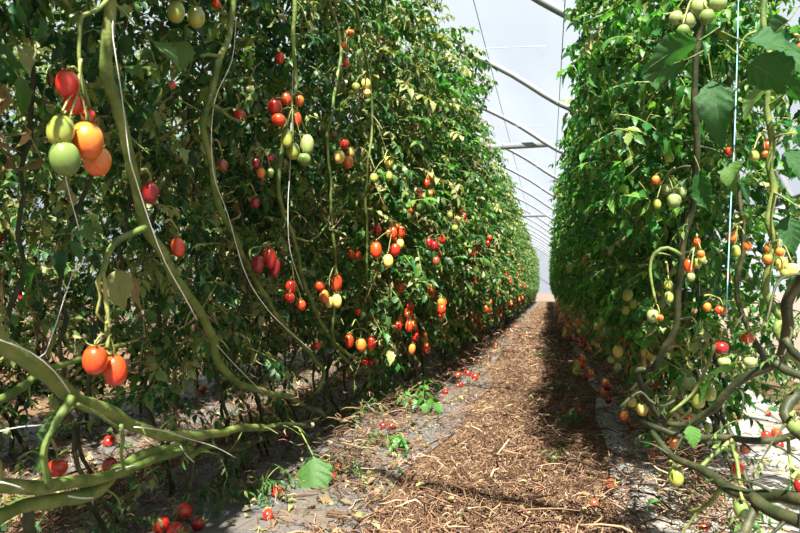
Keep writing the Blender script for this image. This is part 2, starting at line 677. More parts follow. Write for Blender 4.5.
def place(parts, name, label, loc, rz=0.0, sc=1.0, group=None, skip=(), mirror=False):
    root = thing(name, label, 'tomato plant', loc, group, rz)
    root.scale = (sc, sc, sc)
    for nm, me, l, ro, s in parts:
        if nm in skip:
            continue
        link(nm, me, root, l or (0, 0, 0), ro or (0, 0, 0), s or (1, 1, 1))
    return root


PAL_L = [('red', 'redorange', 'orange'), ('dark', 'red', 'redorange'), ('yellow', 'orange', 'lime'), ('redorange', 'orange', 'yellow'), ('red', 'dark', 'brown')]
PAL_R = [('pale', 'green', 'lime'), ('orange', 'yellow', 'lime'), ('green', 'lime', 'redorange'), ('yellow', 'pale', 'lime'), ('dark', 'redorange', 'orange')]
ST_LEFT = dict(z0=0.24, z1=2.12, xr=0.36, n=620, probs=(5, 3, 2.6, 0.5), low=(5, 2, 1.6, 1.8), size=(0.07, 0.14), zpow=0.85,
               clusters=5, fz=(0.35, 1.15), fside=1, fout=0.30, per=(2, 4), pal=PAL_L, mats=['leaf', 'leaf_lush', 'leaf_pale', 'leaf_dry'])
ST_RIGHT = dict(z0=0.20, z1=1.98, xr=0.38, n=620, probs=(6, 2.5, 0.25, 0.05), low=(6, 1, 2.4, 0.5), size=(0.08, 0.14), zpow=0.75, skew=-0.05,
                clusters=5, fz=(0.22, 0.95), fside=-1, fout=0.26, per=(2, 4), pal=PAL_R, stems=3, woody=True, mats=['leaf_lush', 'leaf', 'leaf_pale', 'leaf_dry'])
ST_BACK = dict(z0=0.18, z1=2.05, xr=0.42, n=560, probs=(5, 3, 3.0, 0.6), low=(4, 3, 1.5, 2.5), size=(0.06, 0.13),
               clusters=3, fz=(0.3, 1.5), fside=1, fout=0.3, per=(1, 3), pal=PAL_L)

PL = [make_proto(100 + i, ST_LEFT) for i in range(7)]
PR = [make_proto(200 + i, ST_RIGHT) for i in range(7)]
PB = [make_proto(300 + i, ST_BACK) for i in range(5)]

XL, XR, XB, XC = -0.84, 0.52, -2.05, -3.25

FAR = ('tomato', 'fruit_stalk', 'twine')
ORD = ['first', 'second', 'third', 'fourth', 'fifth', 'sixth', 'seventh', 'eighth', 'ninth', 'tenth']

y, i = 3.0, 0
while y < 34.5:
    if i < 6:
        lab = f'{ORD[i]} tomato plant beyond the thick bare stems in the left row, leafy to the top'
        grp = 'tomato plants in the left row'
    else:
        lab = 'tomato plant in the far part of the left row, merged into its leafy wall'
        grp = 'tomato plants far along the left row'
    place(PL[(i * 3 + 2) % 7], 'tomato_plant', lab, (XL + random.uniform(-.05, .05) - (0.07 if i < 2 else 0), y, 0), random.uniform(-0.12, 0.12),
          (1.17 if y < 5.2 else 1.02) * random.uniform(0.95, 1.06), grp, FAR if y > 14 else ())
    y += 0.37
    i += 1
y, i = 2.35, 0
while y < 34.5:
    if i < 6:
        lab = f'{ORD[i]} tomato plant beyond the dark crooked branches in the right row, leaning over the path'
        grp = 'tomato plants in the right row'
    else:
        lab = 'tomato plant in the far part of the right row, leaves hanging over the path edge'
        grp = 'tomato plants far along the right row'
    place(PR[(i * 3) % 7], 'tomato_plant', lab, (XR + random.uniform(-.03, .05), y, 0), random.uniform(-0.12, 0.12),
          random.uniform(0.95, 1.04), grp, FAR if y > 14 else ())
    y += 0.37
    i += 1
y, i = 0.9, 0
while y < 14:
    place(PB[i % 5], 'tomato_plant', 'shaded tomato plant in the second row, glimpsed behind the left row', (XB + random.uniform(-.08, .08), y, 0),
          random.uniform(-0.3, 0.3), random.uniform(0.95, 1.08), 'tomato plants in the second row', skip=('twine',))
    y += 0.42
    i += 1
y, i = 1.6, 0
while y < 12:
    place(PB[(i + 2) % 5], 'tomato_plant', 'tomato plant in the third row, deep behind the second row', (XC + random.uniform(-.1, .1), y, 0),
          random.uniform(-0.3, 0.3), random.uniform(0.95, 1.08), 'tomato plants in the third row', skip=('twine', 'tomato', 'fruit_stalk'))
    y += 0.6
    i += 1

# ------------------------------------------------------------------ hero plants
GROUND_T = [
    # px, py(centre), w, colour, label
    (161, 524, 17, 'red', 'red fallen tomato, left of the heap of four at the bottom left'),
    (184, 511, 18, 'red', 'red fallen tomato, topmost of the heap of four at the bottom left'),
    (176, 530, 17, 'red', 'red fallen tomato cut by the bottom edge, lowest of the heap of four'),
    (198, 523, 13, 'dark', 'red fallen tomato at the right of the heap of four at the bottom left'),
    (278, 491, 12, 'red', 'red fallen tomato on the grey sheet left of the wilted broad leaf'),
    (268, 514, 11, 'red', 'red fallen tomato below its neighbour, close to the bottom edge'),
    (240, 492, 8, 'brown', 'small dull tomato on the sheet between two low seedlings'),
    (339, 467, 10, 'red', 'bright red tomato on the sheet touching the wilted broad leaf, upper one'),
    (332, 476, 9, 'dark', 'darker red tomato tucked under the wilted broad leaf'),
    (109, 441, 14, 'red', 'red tomato on the litter, below the sloping thick stem'),
    (286, 436, 10, 'dark', 'dark red tomato near the cut stem end'),
    (203, 389, 9, 'redorange', 'orange-red tomato lying behind the stem bend in the left row'),
    (384, 391, 8, 'red', 'red tomato at the foot of the left row below the fallen pair'),
    (392, 426, 8, 'dark', 'dark red tomato on the sheet behind the pale seedling'),
    (383, 425, 7, 'dark', 'small dark tomato left of its twin behind the pale seedling'),
    (412, 402, 7, 'red', 'lone red tomato on the edge of the grey sheet'),
    (445, 392, 6, 'dark', 'small dark tomato at the sheet edge right of the lone red one'),
    (458, 375, 7, 'red', 'red tomato at the left end of the spilled row of four'),
    (463, 369, 6, 'red', 'red tomato at the back of the spilled row of four'),
    (468, 373, 7, 'red', 'red tomato in the middle of the spilled row of four'),
    (475, 376, 8, 'red', 'red tomato at the right end of the spilled row of four'),
    (489, 357, 6, 'dark', 'small tomato by the path beyond the spilled row of four'),
    (594, 503, 10, 'brown', 'brownish rotten tomato on the straw path near the bottom'),
    (611, 484, 12, 'brown', 'rotten brown tomato at the right edge of the straw path'),
    (580, 411, 6, 'redorange', 'small orange-red tomato beside the green path tuft'),
    (541, 489, 5, 'dark', 'tiny dark red tomato in the middle of the straw path'),
    (579, 363, 6, 'red', 'red tomato at the foot of the right row, front of two'),
    (577, 356, 6, 'red', 'red tomato at the foot of the right row, behind its twin'),
    (631, 424, 9, 'red', 'red tomato at the left tip of the long dark branch'),
    (611, 379, 8, 'redorange', 'orange tomato at the sheet edge below the right row'),
    (690, 360, 9, 'red', 'red tomato on the white sheet, alone behind the thin branches'),
    (664, 375, 7, 'red', 'red tomato on the white sheet, left one of a distant pair'),
    (673, 374, 7, 'redorange', 'orange-red tomato on the white sheet, right one of a distant pair'),
    (734, 403, 8, 'red', 'red tomato, farthest of three in a line on the white sheet'),
    (731, 410, 8, 'red', 'red tomato, middle of three in a line on the white sheet'),
    (735, 416, 10, 'red', 'red tomato, nearest and largest of three in a line on the white sheet'),
    (767, 435, 10, 'red', 'red tomato behind the long branch, left of a trio at the right'),
    (777, 433, 10, 'redorange', 'orange-red tomato, middle of the trio behind the long branch'),
    (779, 444, 9, 'dark', 'dark red tomato, lowest of the trio behind the long branch'),
    (768, 413, 6, 'dark', 'small dark tomato above the trio at the right'),
    (704, 527, 11, 'redorange', 'orange-red tomato on the white sheet at the bottom edge'),
    (653, 455, 10, 'orange', 'orange tomato beside the fleshy stem at the edge of the white sheet'),
]
HERO_PTS = []     # (px, py, r, depth) kept clear of leaves in front


def guard(pts, r_px):
    a, b, d = proj(pts)
    for q in range(0, len(a), 3):
        HERO_PTS.append((a[q], b[q], r_px, d[q]))


for (px_, py_, w_, _c, _l) in GROUND_T:
    q_ = G(px_, py_, 0.02)
    HERO_PTS.append((px_, py_, w_ / 2 + 4, -(CRn.T @ (np.array(q_) - np.array(CAM)))[2]))
HERO_PTS.append((316, 472, 24, 2.0))


def hero_plant(label, base):
    return thing('tomato_plant', label, 'tomato plant', base, 'tomato plants in the left row' if base[0] < 0 else 'tomato plants in the right row')


def hero_stem(root, trace, x0, x1, rads, tail=(), head=(), name='stem', mat='stem', knots=0.16, seed=1, seg=11, twine=False, wob=0.0025, byY=False, g=7):
    """trace in picture pixels laid on the plane of the row, x0..x1 across it"""
    n = len(trace)
    f = PY if byY else PX
    pts = [f(px, py, x0 + (x1 - x0) * k / (n - 1)) for k, (px, py) in enumerate(trace)]
    pts = [Vector(h) for h in head] + pts + [Vector(t) for t in tail]
    rr = np.interp(np.linspace(0, 1, len(pts)), np.linspace(0, 1, len(rads)), rads)
    (v, f_), P_ = stem_arr(pts, rr, seg, knots, 0.012, wob, seed)
    base = np.array(root.location)
    mb = MB().add(v - base, f_, (v[f_[:, 0], 2] < 0.22).astype(int))
    if name == 'stem' and max(rads) > 0.0045:
        rt = random.Random(seed + 500)
        q = rt.randint(4, 8)
        while q < len(P_) - 3:
            p = P_[q] - base
            L = rt.uniform(0.025, 0.06) * (1.6 if byY else 1.0)
            a, dz = rt.uniform(0, 6.28), rt.uniform(-0.9, 0.6)
            d1 = np.array([math.cos(a), math.sin(a), dz])
            d2 = np.array([math.cos(a + rt.uniform(-1.2, 1.2)), math.sin(a + rt.uniform(-1.2, 1.2)), dz - rt.uniform(0.1, 0.9)])
            T_, _ = smooth_path([p, p + d1 * L * 0.5, p + d1 * L * 0.5 + d2 * L * 0.6], 0.006)
            mb.add(*tube_arr(T_, np.linspace(0.0032, 0.0014, len(T_)), 5), 0)
            if rt.random() < (0.55 if byY else 0.25):
                lv, lf, isr = rt.choice(LN)
                m_ = rotm(0, 0, rt.uniform(0, 6.28)) @ rotm(0, rt.uniform(-0.3, 0.9), 0)
                mb.add((lv * rt.uniform(0.035, 0.065)) @ m_.T + T_[-1], lf, np.where(isr, 3, 2))
            q += rt.randint(4, 9) if byY else rt.randint(7, 16)
    o = link(name, mb.mesh(name, [M[mat], M['stem_brown'], M['leaf'], M['stalk']]), root)
    guard(P_, g)
    return P_


def hero_cluster(root, attach, X, toms, ax=None, byY=False, stalk=True):
    """toms: (px, py, w, h, colour); X row plane (or the depth along the row when byY)"""
    f = PY if byY else PX
    base = Vector(root.location)
    tips = []
    for k, (px, py, w, h, c) in enumerate(toms):
        c0 = f(px, py, X)
        dist = (CRn.T @ (np.array(c0) - np.array(CAM)))[2] * -1
        c0 = CAM + (c0 - CAM) * (1 + 0.012 - 0.007 * k)
        r, hh = w / 2 * dist / F, h / 2 * dist / F
        t = (random.uniform(-.15, .15), random.uniform(-.15, .15))
        hero_tomato(root, c0 - base, r, hh, c, t)
        tips.append(np.array(c0 - base) + np.array([0, 0, hh * 1.12]))
        HERO_PTS.append((px, py, w / 2 + 5, dist))
    if stalk:
        a = f(attach[0], attach[1], ax if ax is not None else X)
        mb = MB()
        fruit_stalk(mb, a - base, tips)
        link('fruit_stalk', mb.mesh('fruit_stalk', [M['stalk']]), root)


def hero_twine(root, trace, X, rad=0.00095, mat='twine', X1=None, byY=False):
    f = PY if byY else PX
    X1 = X if X1 is None else X1
    n = len(trace)
    pts = [f(px, py, X + (X1 - X) * k / max(1, n - 1)) - Vector(root.location) for k, (px, py) in enumerate(trace)]
    P_, _ = smooth_path(pts, 0.03)
    link('twine', MB().add(*tube_arr(P_, rad, 5)).mesh('twine', [M[mat]]), root)


def blade(wid=1.0, droop=0.35, fold=0.2, seed=0, N=44):
    """a broad toothed and lobed leaf blade along +X, with raised veins"""
    r = random.Random(seed)
    ph = r.uniform(-0.03, 0.03)
    V, Fs = [], []
    C_ = 4
    for i in range(N + 1):
        t = i / N
        body = 0.40 * math.sin(PI * min(1, t ** 0.72)) ** 0.8 * (1 - 0.30 * t)
        row = []
        for sgn in (-1, 1):
            lobe = 0.91 + 0.09 * math.cos(2 * PI * (t * 4.2 + 0.12 * sgn + ph))
            tooth = 1.0 + 0.07 * (((t * 17 + 0.3 * sgn) % 1.0) - 0.5)
            wd = body * lobe * tooth * wid
            pts = []
            for c in range(1, C_ + 1):
                u = c / C_
                y = wd * u
                z = fold * y - droop * t * t + 0.018 * math.sin(2 * PI * (t * 6 - u * 1.4)) * u + 0.05 * math.sin(t * 7 + sgn * 2 + seed) * u * u
                pts.append((t + 0.07 * u * (1 - t), sgn * y, z))
            row.append(pts)
        V += row[0][::-1] + [(t, 0, -droop * t * t)] + row[1]
    W = 2 * C_ + 1
    for i in range(N):
        for j in range(W - 1):
            a_, b_ = i * W + j, i * W + j + 1
            Fs += [(a_, a_ + W, b_ + W), (a_, b_ + W, b_)]
    return np.array(V), np.array(Fs)


def hero_leaf(root, p, az, pitch, roll, size, mat='leaf', wid=1.15, droop=0.35, fold=0.2):
    sd_ = random.randint(0, 999)
    V, Fs = blade(wid, droop, fold, sd_)
    mb = MB()
    petiole, _ = smooth_path([(-0.32, 0, 0.16), (-0.13, 0, 0.06), (0.02, 0, 0)], 0.03)
    mb.add(V, Fs, 0)
    mb.add(*tube_arr(petiole, 0.011, 5), 1)
    rib, _ = smooth_path([(0.0, 0, 0.002), (0.5, 0, -droop * 0.25 + 0.002), (0.98, 0, -droop * 0.96 + 0.002)], 0.05)
    mb.add(*tube_arr(rib, np.linspace(0.007, 0.002, len(rib)), 4), 1)
    me = mb.mesh('leaf', [M[mat], M['stem']])
    o = link('leaf', me, root)
    m = Matrix.Rotation(az, 4, 'Z') @ Matrix.Rotation(pitch, 4, 'Y') @ Matrix.Rotation(roll, 4, 'X')
    o.matrix_basis = Matrix.Translation(Vector(p) - Vector(root.location)) @ m @ Matrix.Scale(size, 4)
    return o


# --- left row, plant 1: two thick stems lying across the bottom left corner
A = hero_plant('tomato plant with thick bare stem sloping down from the left edge, twine wound on it', (-1.0, 0.9, 0))
hero_stem(A, [(-60, 312), (0, 347), (29, 362), (54, 380), (72, 394), (109, 412), (134, 427), (163, 434), (200, 436), (236, 429), (285, 426), (309, 425)],
          -0.80, -0.86, [0.0135, 0.0135, 0.0125, 0.0115, 0.010], seed=3, g=9, head=[(-1.0, 0.35, 0.0), (-0.9, 0.45, 0.3)])
hero_stem(A, [(-40, 415), (0, 401), (22, 388), (50, 368), (90, 355), (125, 345)], -0.86, -1.0, [0.008, 0.006], seed=5)
hero_stem(A, [(72, 396), (60, 418), (50, 437), (44, 456), (46, 472), (50, 488)], -0.80, -0.82, [0.007, 0.006], seed=6)
hero_stem(A, [(78, 404), (95, 412), (118, 428)], -0.79, -0.80, [0.003, 0.003], seed=16, knots=0)
hero_stem(A, [(121, 425), (123, 440), (121, 452), (124, 470)], -0.80, -0.82, [0.004, 0.003], seed=8)
hero_twine(A, [(0, 340), (30, 352), (55, 372), (70, 393)], -0.775)
hero_twine(A, [(134, 427), (160, 430), (186, 438), (215, 447), (236, 458)], -0.78)
hero_twine(A, [(0, 431), (20, 427), (45, 425)], -0.80)
hero_twine(A, [(66, 150), (66, 180), (81, 237), (82, 262), (72, 275), (58, 318), (47, 349), (44, 354), (37, 359)], -0.86)

B = hero_plant('tomato plant with two thick cut stems lying low along the bottom left', (-1.05, 1.25, 0))
hero_stem(B, [(-40, 482), (0, 484), (36, 486), (70, 483), (98, 479), (122, 473), (145, 462), (172, 452), (190, 449)], -0.84, -0.90, [0.0125, 0.0115, 0.010], seed=9, g=8, head=[(-0.95, 0.45, 0.0)])
hero_stem(B, [(-40, 530), (0, 517), (22, 508), (58, 500), (88, 493), (104, 484), (118, 470), (140, 458), (152, 452), (180, 447)], -0.86, -0.90,
          [0.013, 0.0125, 0.010], seed=10, g=8)
hero_stem(B, [(190, 455), (207, 447), (222, 450), (236, 449), (250, 443), (258, 439)], -0.90, -0.93, [0.0085, 0.0095], seed=11, g=8)
for (px, py) in ((259, 439), (312, 425)):
    c = PX(px, py, -0.93 if px < 300 else -0.86)
    d = Vector((0.25, 1, 0.1)).normalized()
    link('cut_end', MB().add(*tube_arr([c - d * 0.004, c + d * 0.006], [0.010, 0.0085], 10)).mesh('cut_end', [M['cut']]), B if px < 300 else A,
         -Vector((B if px < 300 else A).location))
hero_stem(B, [(190, 438), (191, 458), (192, 474), (188, 490)], -0.90, -0.92, [0.0075, 0.006], seed=12)
hero_stem(B, [(30, 505), (28, 522), (33, 545)], -0.87, -0.89, [0.009, 0.009], seed=13, mat='stem_brown')
hero_cluster(B, (48, 440), -0.92, [(57, 468, 20, 17, 'red')], stalk=True)
hero_cluster(B, (122, 440), -1.0, [(129, 462, 12, 13, 'dark'), (110, 466, 15, 17, 'dark')])
hero_twine(B, [(68, 496), (80, 498), (93, 498)], -0.84, 0.0016)
hero_twine(B, [(98, 484), (118, 470), (137, 465)], -0.865, 0.0014)
hero_twine(B, [(180, 445), (186, 455), (194, 462)], -0.87, 0.0016)
hero_twine(B, [(0, 482), (12, 485), (24, 489)], -0.82, 0.0014)

S1 = hero_plant('tomato plant whose long thick stem snakes down from the top left, low orange-red pair hanging', (-1.0, 1.9, 0))
s1 = hero_stem(S1, [(106, -60), (109, 0), (108, 40), (109, 75), (120, 112), (127, 150), (134, 185), (145, 224), (162, 248), (176, 281), (203, 317),
                    (215, 339), (217, 360), (236, 382), (265, 392), (290, 398), (308, 408), (322, 418)],
               -0.74, -0.92, [0.010, 0.0105, 0.0105, 0.0105, 0.0105, 0.0095, 0.008], seed=20, tail=[(-1.0, 2.0, 0.12), (-1.0, 1.92, 0.0)],
               head=[(-0.75, 0.85, 1.9)], g=9)
hero_stem(S1, [(145, 228), (138, 230), (125, 236), (113, 246), (107, 258), (103, 271)], -0.75, -0.74, [0.0065, 0.005], seed=21)
hero_stem(S1, [(103, 271), (104, 285), (105, 300), (107, 320), (108, 338), (107, 348)], -0.74, -0.735, [0.0035, 0.0025], seed=22, name='fruit_stalk', mat='stalk', knots=0.5)
hero_stem(S1, [(103, 271), (98, 282), (101, 296), (97, 312), (104, 322)], -0.742, -0.75, [0.003, 0.002], seed=23, name='fruit_stalk', mat='stalk', knots=0.6)
hero_cluster(S1, (107, 322), -0.73, [(95, 360, 25, 30, 'redorange'), (115, 370, 24, 32, 'redorange')])
hero_stem(S1, [(107, 0), (97, 10), (86, 15), (82, 26), (80, 55), (84, 88), (90, 108)], -0.73, -0.72, [0.0035, 0.0028], seed=24, name='fruit_stalk', mat='stem')
hero_cluster(S1, (81, 60), -0.72, [(88, 117, 14, 18, 'red'), (74, 104, 20, 22, 'red'), (67, 84, 22, 27, 'red'), (97, 161, 26, 30, 'orange'), (61, 131, 26, 32, 'lime'),
                                  (65, 159, 28, 34, 'green'), (87, 141, 31, 37, 'orange')])
hero_cluster(S1, (142, 170), -0.77, [(150, 193, 17, 22, 'dark')])
hero_cluster(S1, (165, 222), -0.80, [(178, 247, 14, 20, 'redorange')])
hero_twine(S1, [(113, 20), (113, 38), (121, 90), (126, 130), (130, 160), (136, 180), (141, 196), (151, 226), (165, 262), (184, 296), (197, 320)], -0.745, 0.0011)
hero_twine(S1, [(217, 345), (235, 365), (263, 393)], -0.84, 0.0010)
for p, a, b, cc, s in (((150, 40), 0.2, 0.5, 0.3, 0.085), ((186, 40), 2.5, 0.9, 0.2, 0.07)):
    hero_leaf(S1, PX(*p, -0.80), a, b, cc, s, 'leaf')
hero_leaf(S1, PX(118, 268, -0.75), -0.9, 1.25, 0.5, 0.075, 'leaf_pale')
hero_leaf(S1, PX(134, 275, -0.77), -0.7, 1.5, 0.9, 0.065, 'leaf_dry', 0.5)
hero_leaf(S1, PX(38, 265, -0.9), -1.6, 0.9, 0.9, 0.10, 'leaf_deep_shaded')

S2 = hero_plant('tomato plant with stem wandering down past the two smaller dark red plums, left row', (-1.0, 2.05, 0))
hero_stem(S2, [(238, -60), (235, 0), (230, 34), (219, 56), (211, 94), (204, 124), (211, 161), (217, 200), (234, 237), (251, 271), (268, 302),
               (284, 325), (300, 343), (315, 360), (322, 380)], -0.80, -0.95, [0.008, 0.0085, 0.0085, 0.008], seed=30, tail=[(-0.98, 2.15, 0.0)],
          head=[(-0.8, 1.3, 1.9)], g=8)
hero_stem(S2, [(200, 56), (208, 55), (219, 56)], -0.81, -0.80, [0.004, 0.004], seed=31)
hero_stem(S2, [(211, 105), (222, 109), (232, 118), (243, 122)], -0.80, -0.82, [0.005, 0.003], seed=32)
hero_stem(S2, [(251, 260), (250, 250), (262, 245), (275, 243)], -0.83, -0.83, [0.003, 0.002], seed=33)
hero_cluster(S2, (262, 245), -0.84, [(258, 264, 13, 19, 'dark'), (270, 258, 12, 22, 'red'), (275, 268, 11, 19, 'dark')])
hero_cluster(S2, (215, 140), -0.85, [(222, 165, 12, 13, 'brown')])
hero_cluster(S2, (236, 95), -0.87, [(240, 115, 12, 11, 'red')])
hero_cluster(S2, (247, 185), -0.88, [(255, 203, 10, 11, 'dark')])
hero_cluster(S2, (175, 70), -0.85, [(172, 85, 8, 9, 'redorange')])
hero_cluster(S2, (183, 0), -0.78, [(176, 12, 18, 22, 'lime'), (196, 17, 18, 22, 'lime')])
hero_twine(S2, [(236, 20), (232, 60), (214, 104), (213, 170), (228, 215), (246, 275), (268, 310), (290, 332), (313, 352)], -0.825, 0.0013)

S3 = hero_plant('tomato plant with paired green-yellow plums beneath a red cluster in mid left row', (-1.0, 2.3, 0))
hero_stem(S3, [(294, -40), (294, 0), (294, 40), (296, 75), (290, 110), (282, 150), (278, 190), (293, 237), (301, 271), (311, 302), (325, 329), (339, 352), (356, 370), (366, 385)],
          -0.78, -0.93, [0.007, 0.007, 0.0075], seed=40, tail=[(-0.97, 2.3, 0.0)], g=7, head=[(-0.8, 1.7, 2.0)])
hero_stem(S3, [(296, 238), (312, 240), (326, 226), (331, 205)], -0.85, -0.86, [0.004, 0.003], seed=41)
hero_cluster(S3, (290, 90), -0.80, [(275, 107, 14, 16, 'red'), (286, 99, 11, 13, 'redorange'), (299, 101, 10, 12, 'orange'), (279, 120, 15, 13, 'redorange'), (297, 119, 9, 14, 'redorange'),
                                   (287, 138, 11, 20, 'lime'), (293, 151, 14, 17, 'lime'), (307, 145, 14, 21, 'pale'), (304, 160, 13, 13, 'green')])
hero_cluster(S3, (278, 50), -0.80, [(280, 58, 9, 12, 'red')])
hero_cluster(S3, (256, 150), -0.84, [(256, 163, 9, 11, 'dark'), (261, 173, 9, 11, 'orange'), (271, 158, 8, 9, 'dark'), (270, 173, 8, 10, 'green')])
hero_cluster(S3, (290, 262), -0.83, [(291, 287, 11, 14, 'red'), (290, 298, 10, 10, 'red'), (301, 305, 10, 11, 'redorange')])
hero_cluster(S3, (336, 268), -0.83, [(320, 286, 10, 11, 'redorange'), (336, 283, 13, 18, 'redorange'), (324, 296, 10, 14, 'orange'), (329, 302, 9, 12, 'yellow'), (337, 301, 10, 14, 'yellow')])
hero_cluster(S3, (317, 332), -0.88, [(317, 346, 8, 8, 'red')])
hero_cluster(S3, (224, 15), -0.84, [(216, 4, 9, 9, 'redorange')])
hero_twine(S3, [(293, 70), (291, 130), (290, 170), (288, 205), (290, 250), (303, 290)], -0.80, 0.0012)

S4 = hero_plant('tomato plant with orange and red plum trio low beside a pale bent stem, left row', (-1.0, 2.45, 0))
hero_stem(S4, [(340, 40), (333, 100), (328, 140), (330, 180), (333, 237), (336, 268), (333, 315), (335, 342), (352, 356), (372, 366), (392, 372)],
          -0.80, -0.92, [0.006, 0.007], seed=50, tail=[(-0.95, 2.75, 0.0)], g=6, head=[(-0.82, 2.0, 1.9)])
hero_cluster(S4, (352, 326), -0.84, [(349, 341, 10, 14, 'redorange'), (361, 345, 11, 14, 'orange'), (371, 344, 10, 16, 'red')])
hero_cluster(S4, (360, 352), -0.86, [(365, 362, 7, 8, 'red'), (371, 362, 7, 8, 'red')])
hero_cluster(S4, (343, 130), -0.80, [(344, 144, 10, 11, 'red'), (339, 157, 12, 14, 'yellow'), (348, 162, 11, 13, 'orange'), (351, 152, 8, 10, 'yellow')])
hero_cluster(S4, (352, 240), -0.86, [(351, 254, 8, 9, 'redorange'), (358, 255, 7, 9, 'redorange')])
hero_cluster(S4, (358, 300), -0.86, [(358, 312, 7, 8, 'red')])

S5 = hero_plant('tomato plant carrying a string of red and yellow plums at mid height, left row', (-0.95, 2.7, 0))
hero_stem(S5, [(372, 100), (368, 160), (366, 200), (367, 237), (369, 295), (382, 325), (387, 349), (392, 375)], -0.74, -0.9, [0.005, 0.006],
          seed=60, tail=[(-0.95, 2.8, 0.0)], g=5, head=[(-0.78, 2.3, 2.0)])
hero_cluster(S5, (385, 222), -0.70, [(376, 250, 12, 17, 'redorange'), (388, 261, 11, 14, 'yellow'), (393, 233, 9, 13, 'redorange'), (395, 250, 11, 14, 'red'), (401, 232, 10, 13, 'redorange'), (400, 244, 8, 10, 'yellow')])
hero_cluster(S5, (377, 218), -0.74, [(377, 230, 9, 11, 'dark')])
hero_cluster(S5, (389, 152), -0.70, [(389, 162, 10, 12, 'yellow'), (374, 178, 9, 10, 'lime'), (389, 176, 8, 10, 'lime')])
hero_cluster(S5, (366, 72), -0.68, [(366, 84, 10, 11, 'yellow'), (367, 93, 8, 8, 'yellow'), (356, 87, 9, 9, 'lime')])
hero_cluster(S5, (350, 28), -0.72, [(350, 33, 9, 7, 'orange'), (344, 45, 6, 7, 'orange'), (346, 63, 7, 8, 'redorange')])
hero_cluster(S5, (407, 314), -0.56, [(409, 326, 8, 12, 'redorange'), (412, 349, 7, 11, 'orange')])
hero_cluster(S5, (436, 236), -0.53, [(434, 246, 10, 11, 'dark'), (442, 240, 7, 8, 'red'), (436, 261, 8, 9, 'brown'), (429, 243, 7, 10, 'dark')])
hero_cluster(S5, (472, 244), -0.48, [(473, 252, 7, 10, 'redorange')])
hero_cluster(S5, (454, 208), -0.50, [(450, 215, 6, 7, 'lime'), (457, 220, 7, 8, 'yellow'), (455, 228, 7, 7, 'lime')])

# leaves of the near left plants: an unbroken canopy overhead, sparse lower down
HERO = np.array(HERO_PTS)


def clear_of_heroes(pts, size):
    a, b, d = proj(pts)
    ok = np.ones(len(pts), bool)
    for i in range(len(pts)):
        m = HERO[:, 3] + 0.02 > d[i]
        if not m.any():
            continue
        h = HERO[m]
        rr = size[i] * 0.55 * F / d[i]
        if ((h[:, 0] - a[i]) ** 2 + (h[:, 1] - b[i]) ** 2 < (h[:, 2] + rr) ** 2).any():
            ok[i] = False
    return ok


def region_leaves(root, n, x, yv, z, size, probs, az0=None, azs=3.1, pitch=(-0.3, 0.8), pw=1.0, name='foliage', mats=LEAFM, kmap=None):
    b = np.stack([rng.uniform(*x, n), rng.uniform(*yv, n), z[0] + (z[1] - z[0]) * rng.random(n) ** pw], 1)
    az = rng.uniform(0, 2 * PI, n) if az0 is None else az0 + rng.uniform(-azs, azs, n)
    sz = rng.uniform(*size, n)
    mid = b + np.stack([np.cos(az), np.sin(az), np.full(n, -0.25)], 1) * sz[:, None] * 0.55
    ok = clear_of_heroes(mid, sz)
    dist = np.linalg.norm(mid - np.array(CAM), axis=1)
    ok &= dist > 0.45
    b, az, sz = b[ok], az[ok], sz[ok]
    n = len(b)
    k = pick_kinds(n, probs)
    if kmap is not None:
        k = np.full(n, kmap)
    mb = MB()
    leaves(mb, b - np.array(root.location), az, rng.uniform(*pitch, n), rng.uniform(-.6, .6, n), sz, k)
    if n:
        link(name, mb.mesh(name, leaf_mats(mats)), root)


for root, yr in ((A, (0.35, 0.75)), (B, (0.7, 1.05)), (S1, (1.0, 1.45)), (S2, (1.4, 1.8)), (S3, (1.75, 2.15)), (S4, (2.0, 2.4)), (S5, (2.3, 3.0))):
    far = yr[0] > 1.3
    region_leaves(root, 480, (-1.25, -0.72), yr, (1.0, 2.3), (0.07, 0.14), (5, 3.5, 2.2, 0.4))
    region_leaves(root, 230 if far else 60, (-1.25, -0.84), yr, (0.40, 1.1), (0.06, 0.12), (5, 3, 2, 1.2), name='lower_foliage')
    region_leaves(root, 70 if far else 24, (-1.15, -0.76), yr, (0.03, 0.42), (0.04, 0.09), (5, 3, 1.5, 1.2), name='withered_foliage')
    # slender bare vines and withered trusses hanging through the row
    for q in range(3 if far else 2):
        yy, xx = random.uniform(*yr), random.uniform(-1.18, -1.0)
        pts = [(xx, yy, 1.7), (xx + random.uniform(-.08, .08), yy + random.uniform(-.1, .1), 1.2), (xx + random.uniform(-.08, .08), yy + random.uniform(-.1, .1), 0.7),
               (xx + random.uniform(-.08, .08), yy + random.uniform(-.1, .1), 0.3), (xx, yy + 0.1, 0.0)]
        (v, f), _ = stem_arr(pts, [0.004, 0.006], 6, 0.2, 0.03, 0.012, int(yy * 100) + q)
        link('vine', MB().add(v - np.array(root.location), f).mesh('vine', [M['stem_brown']]), root)

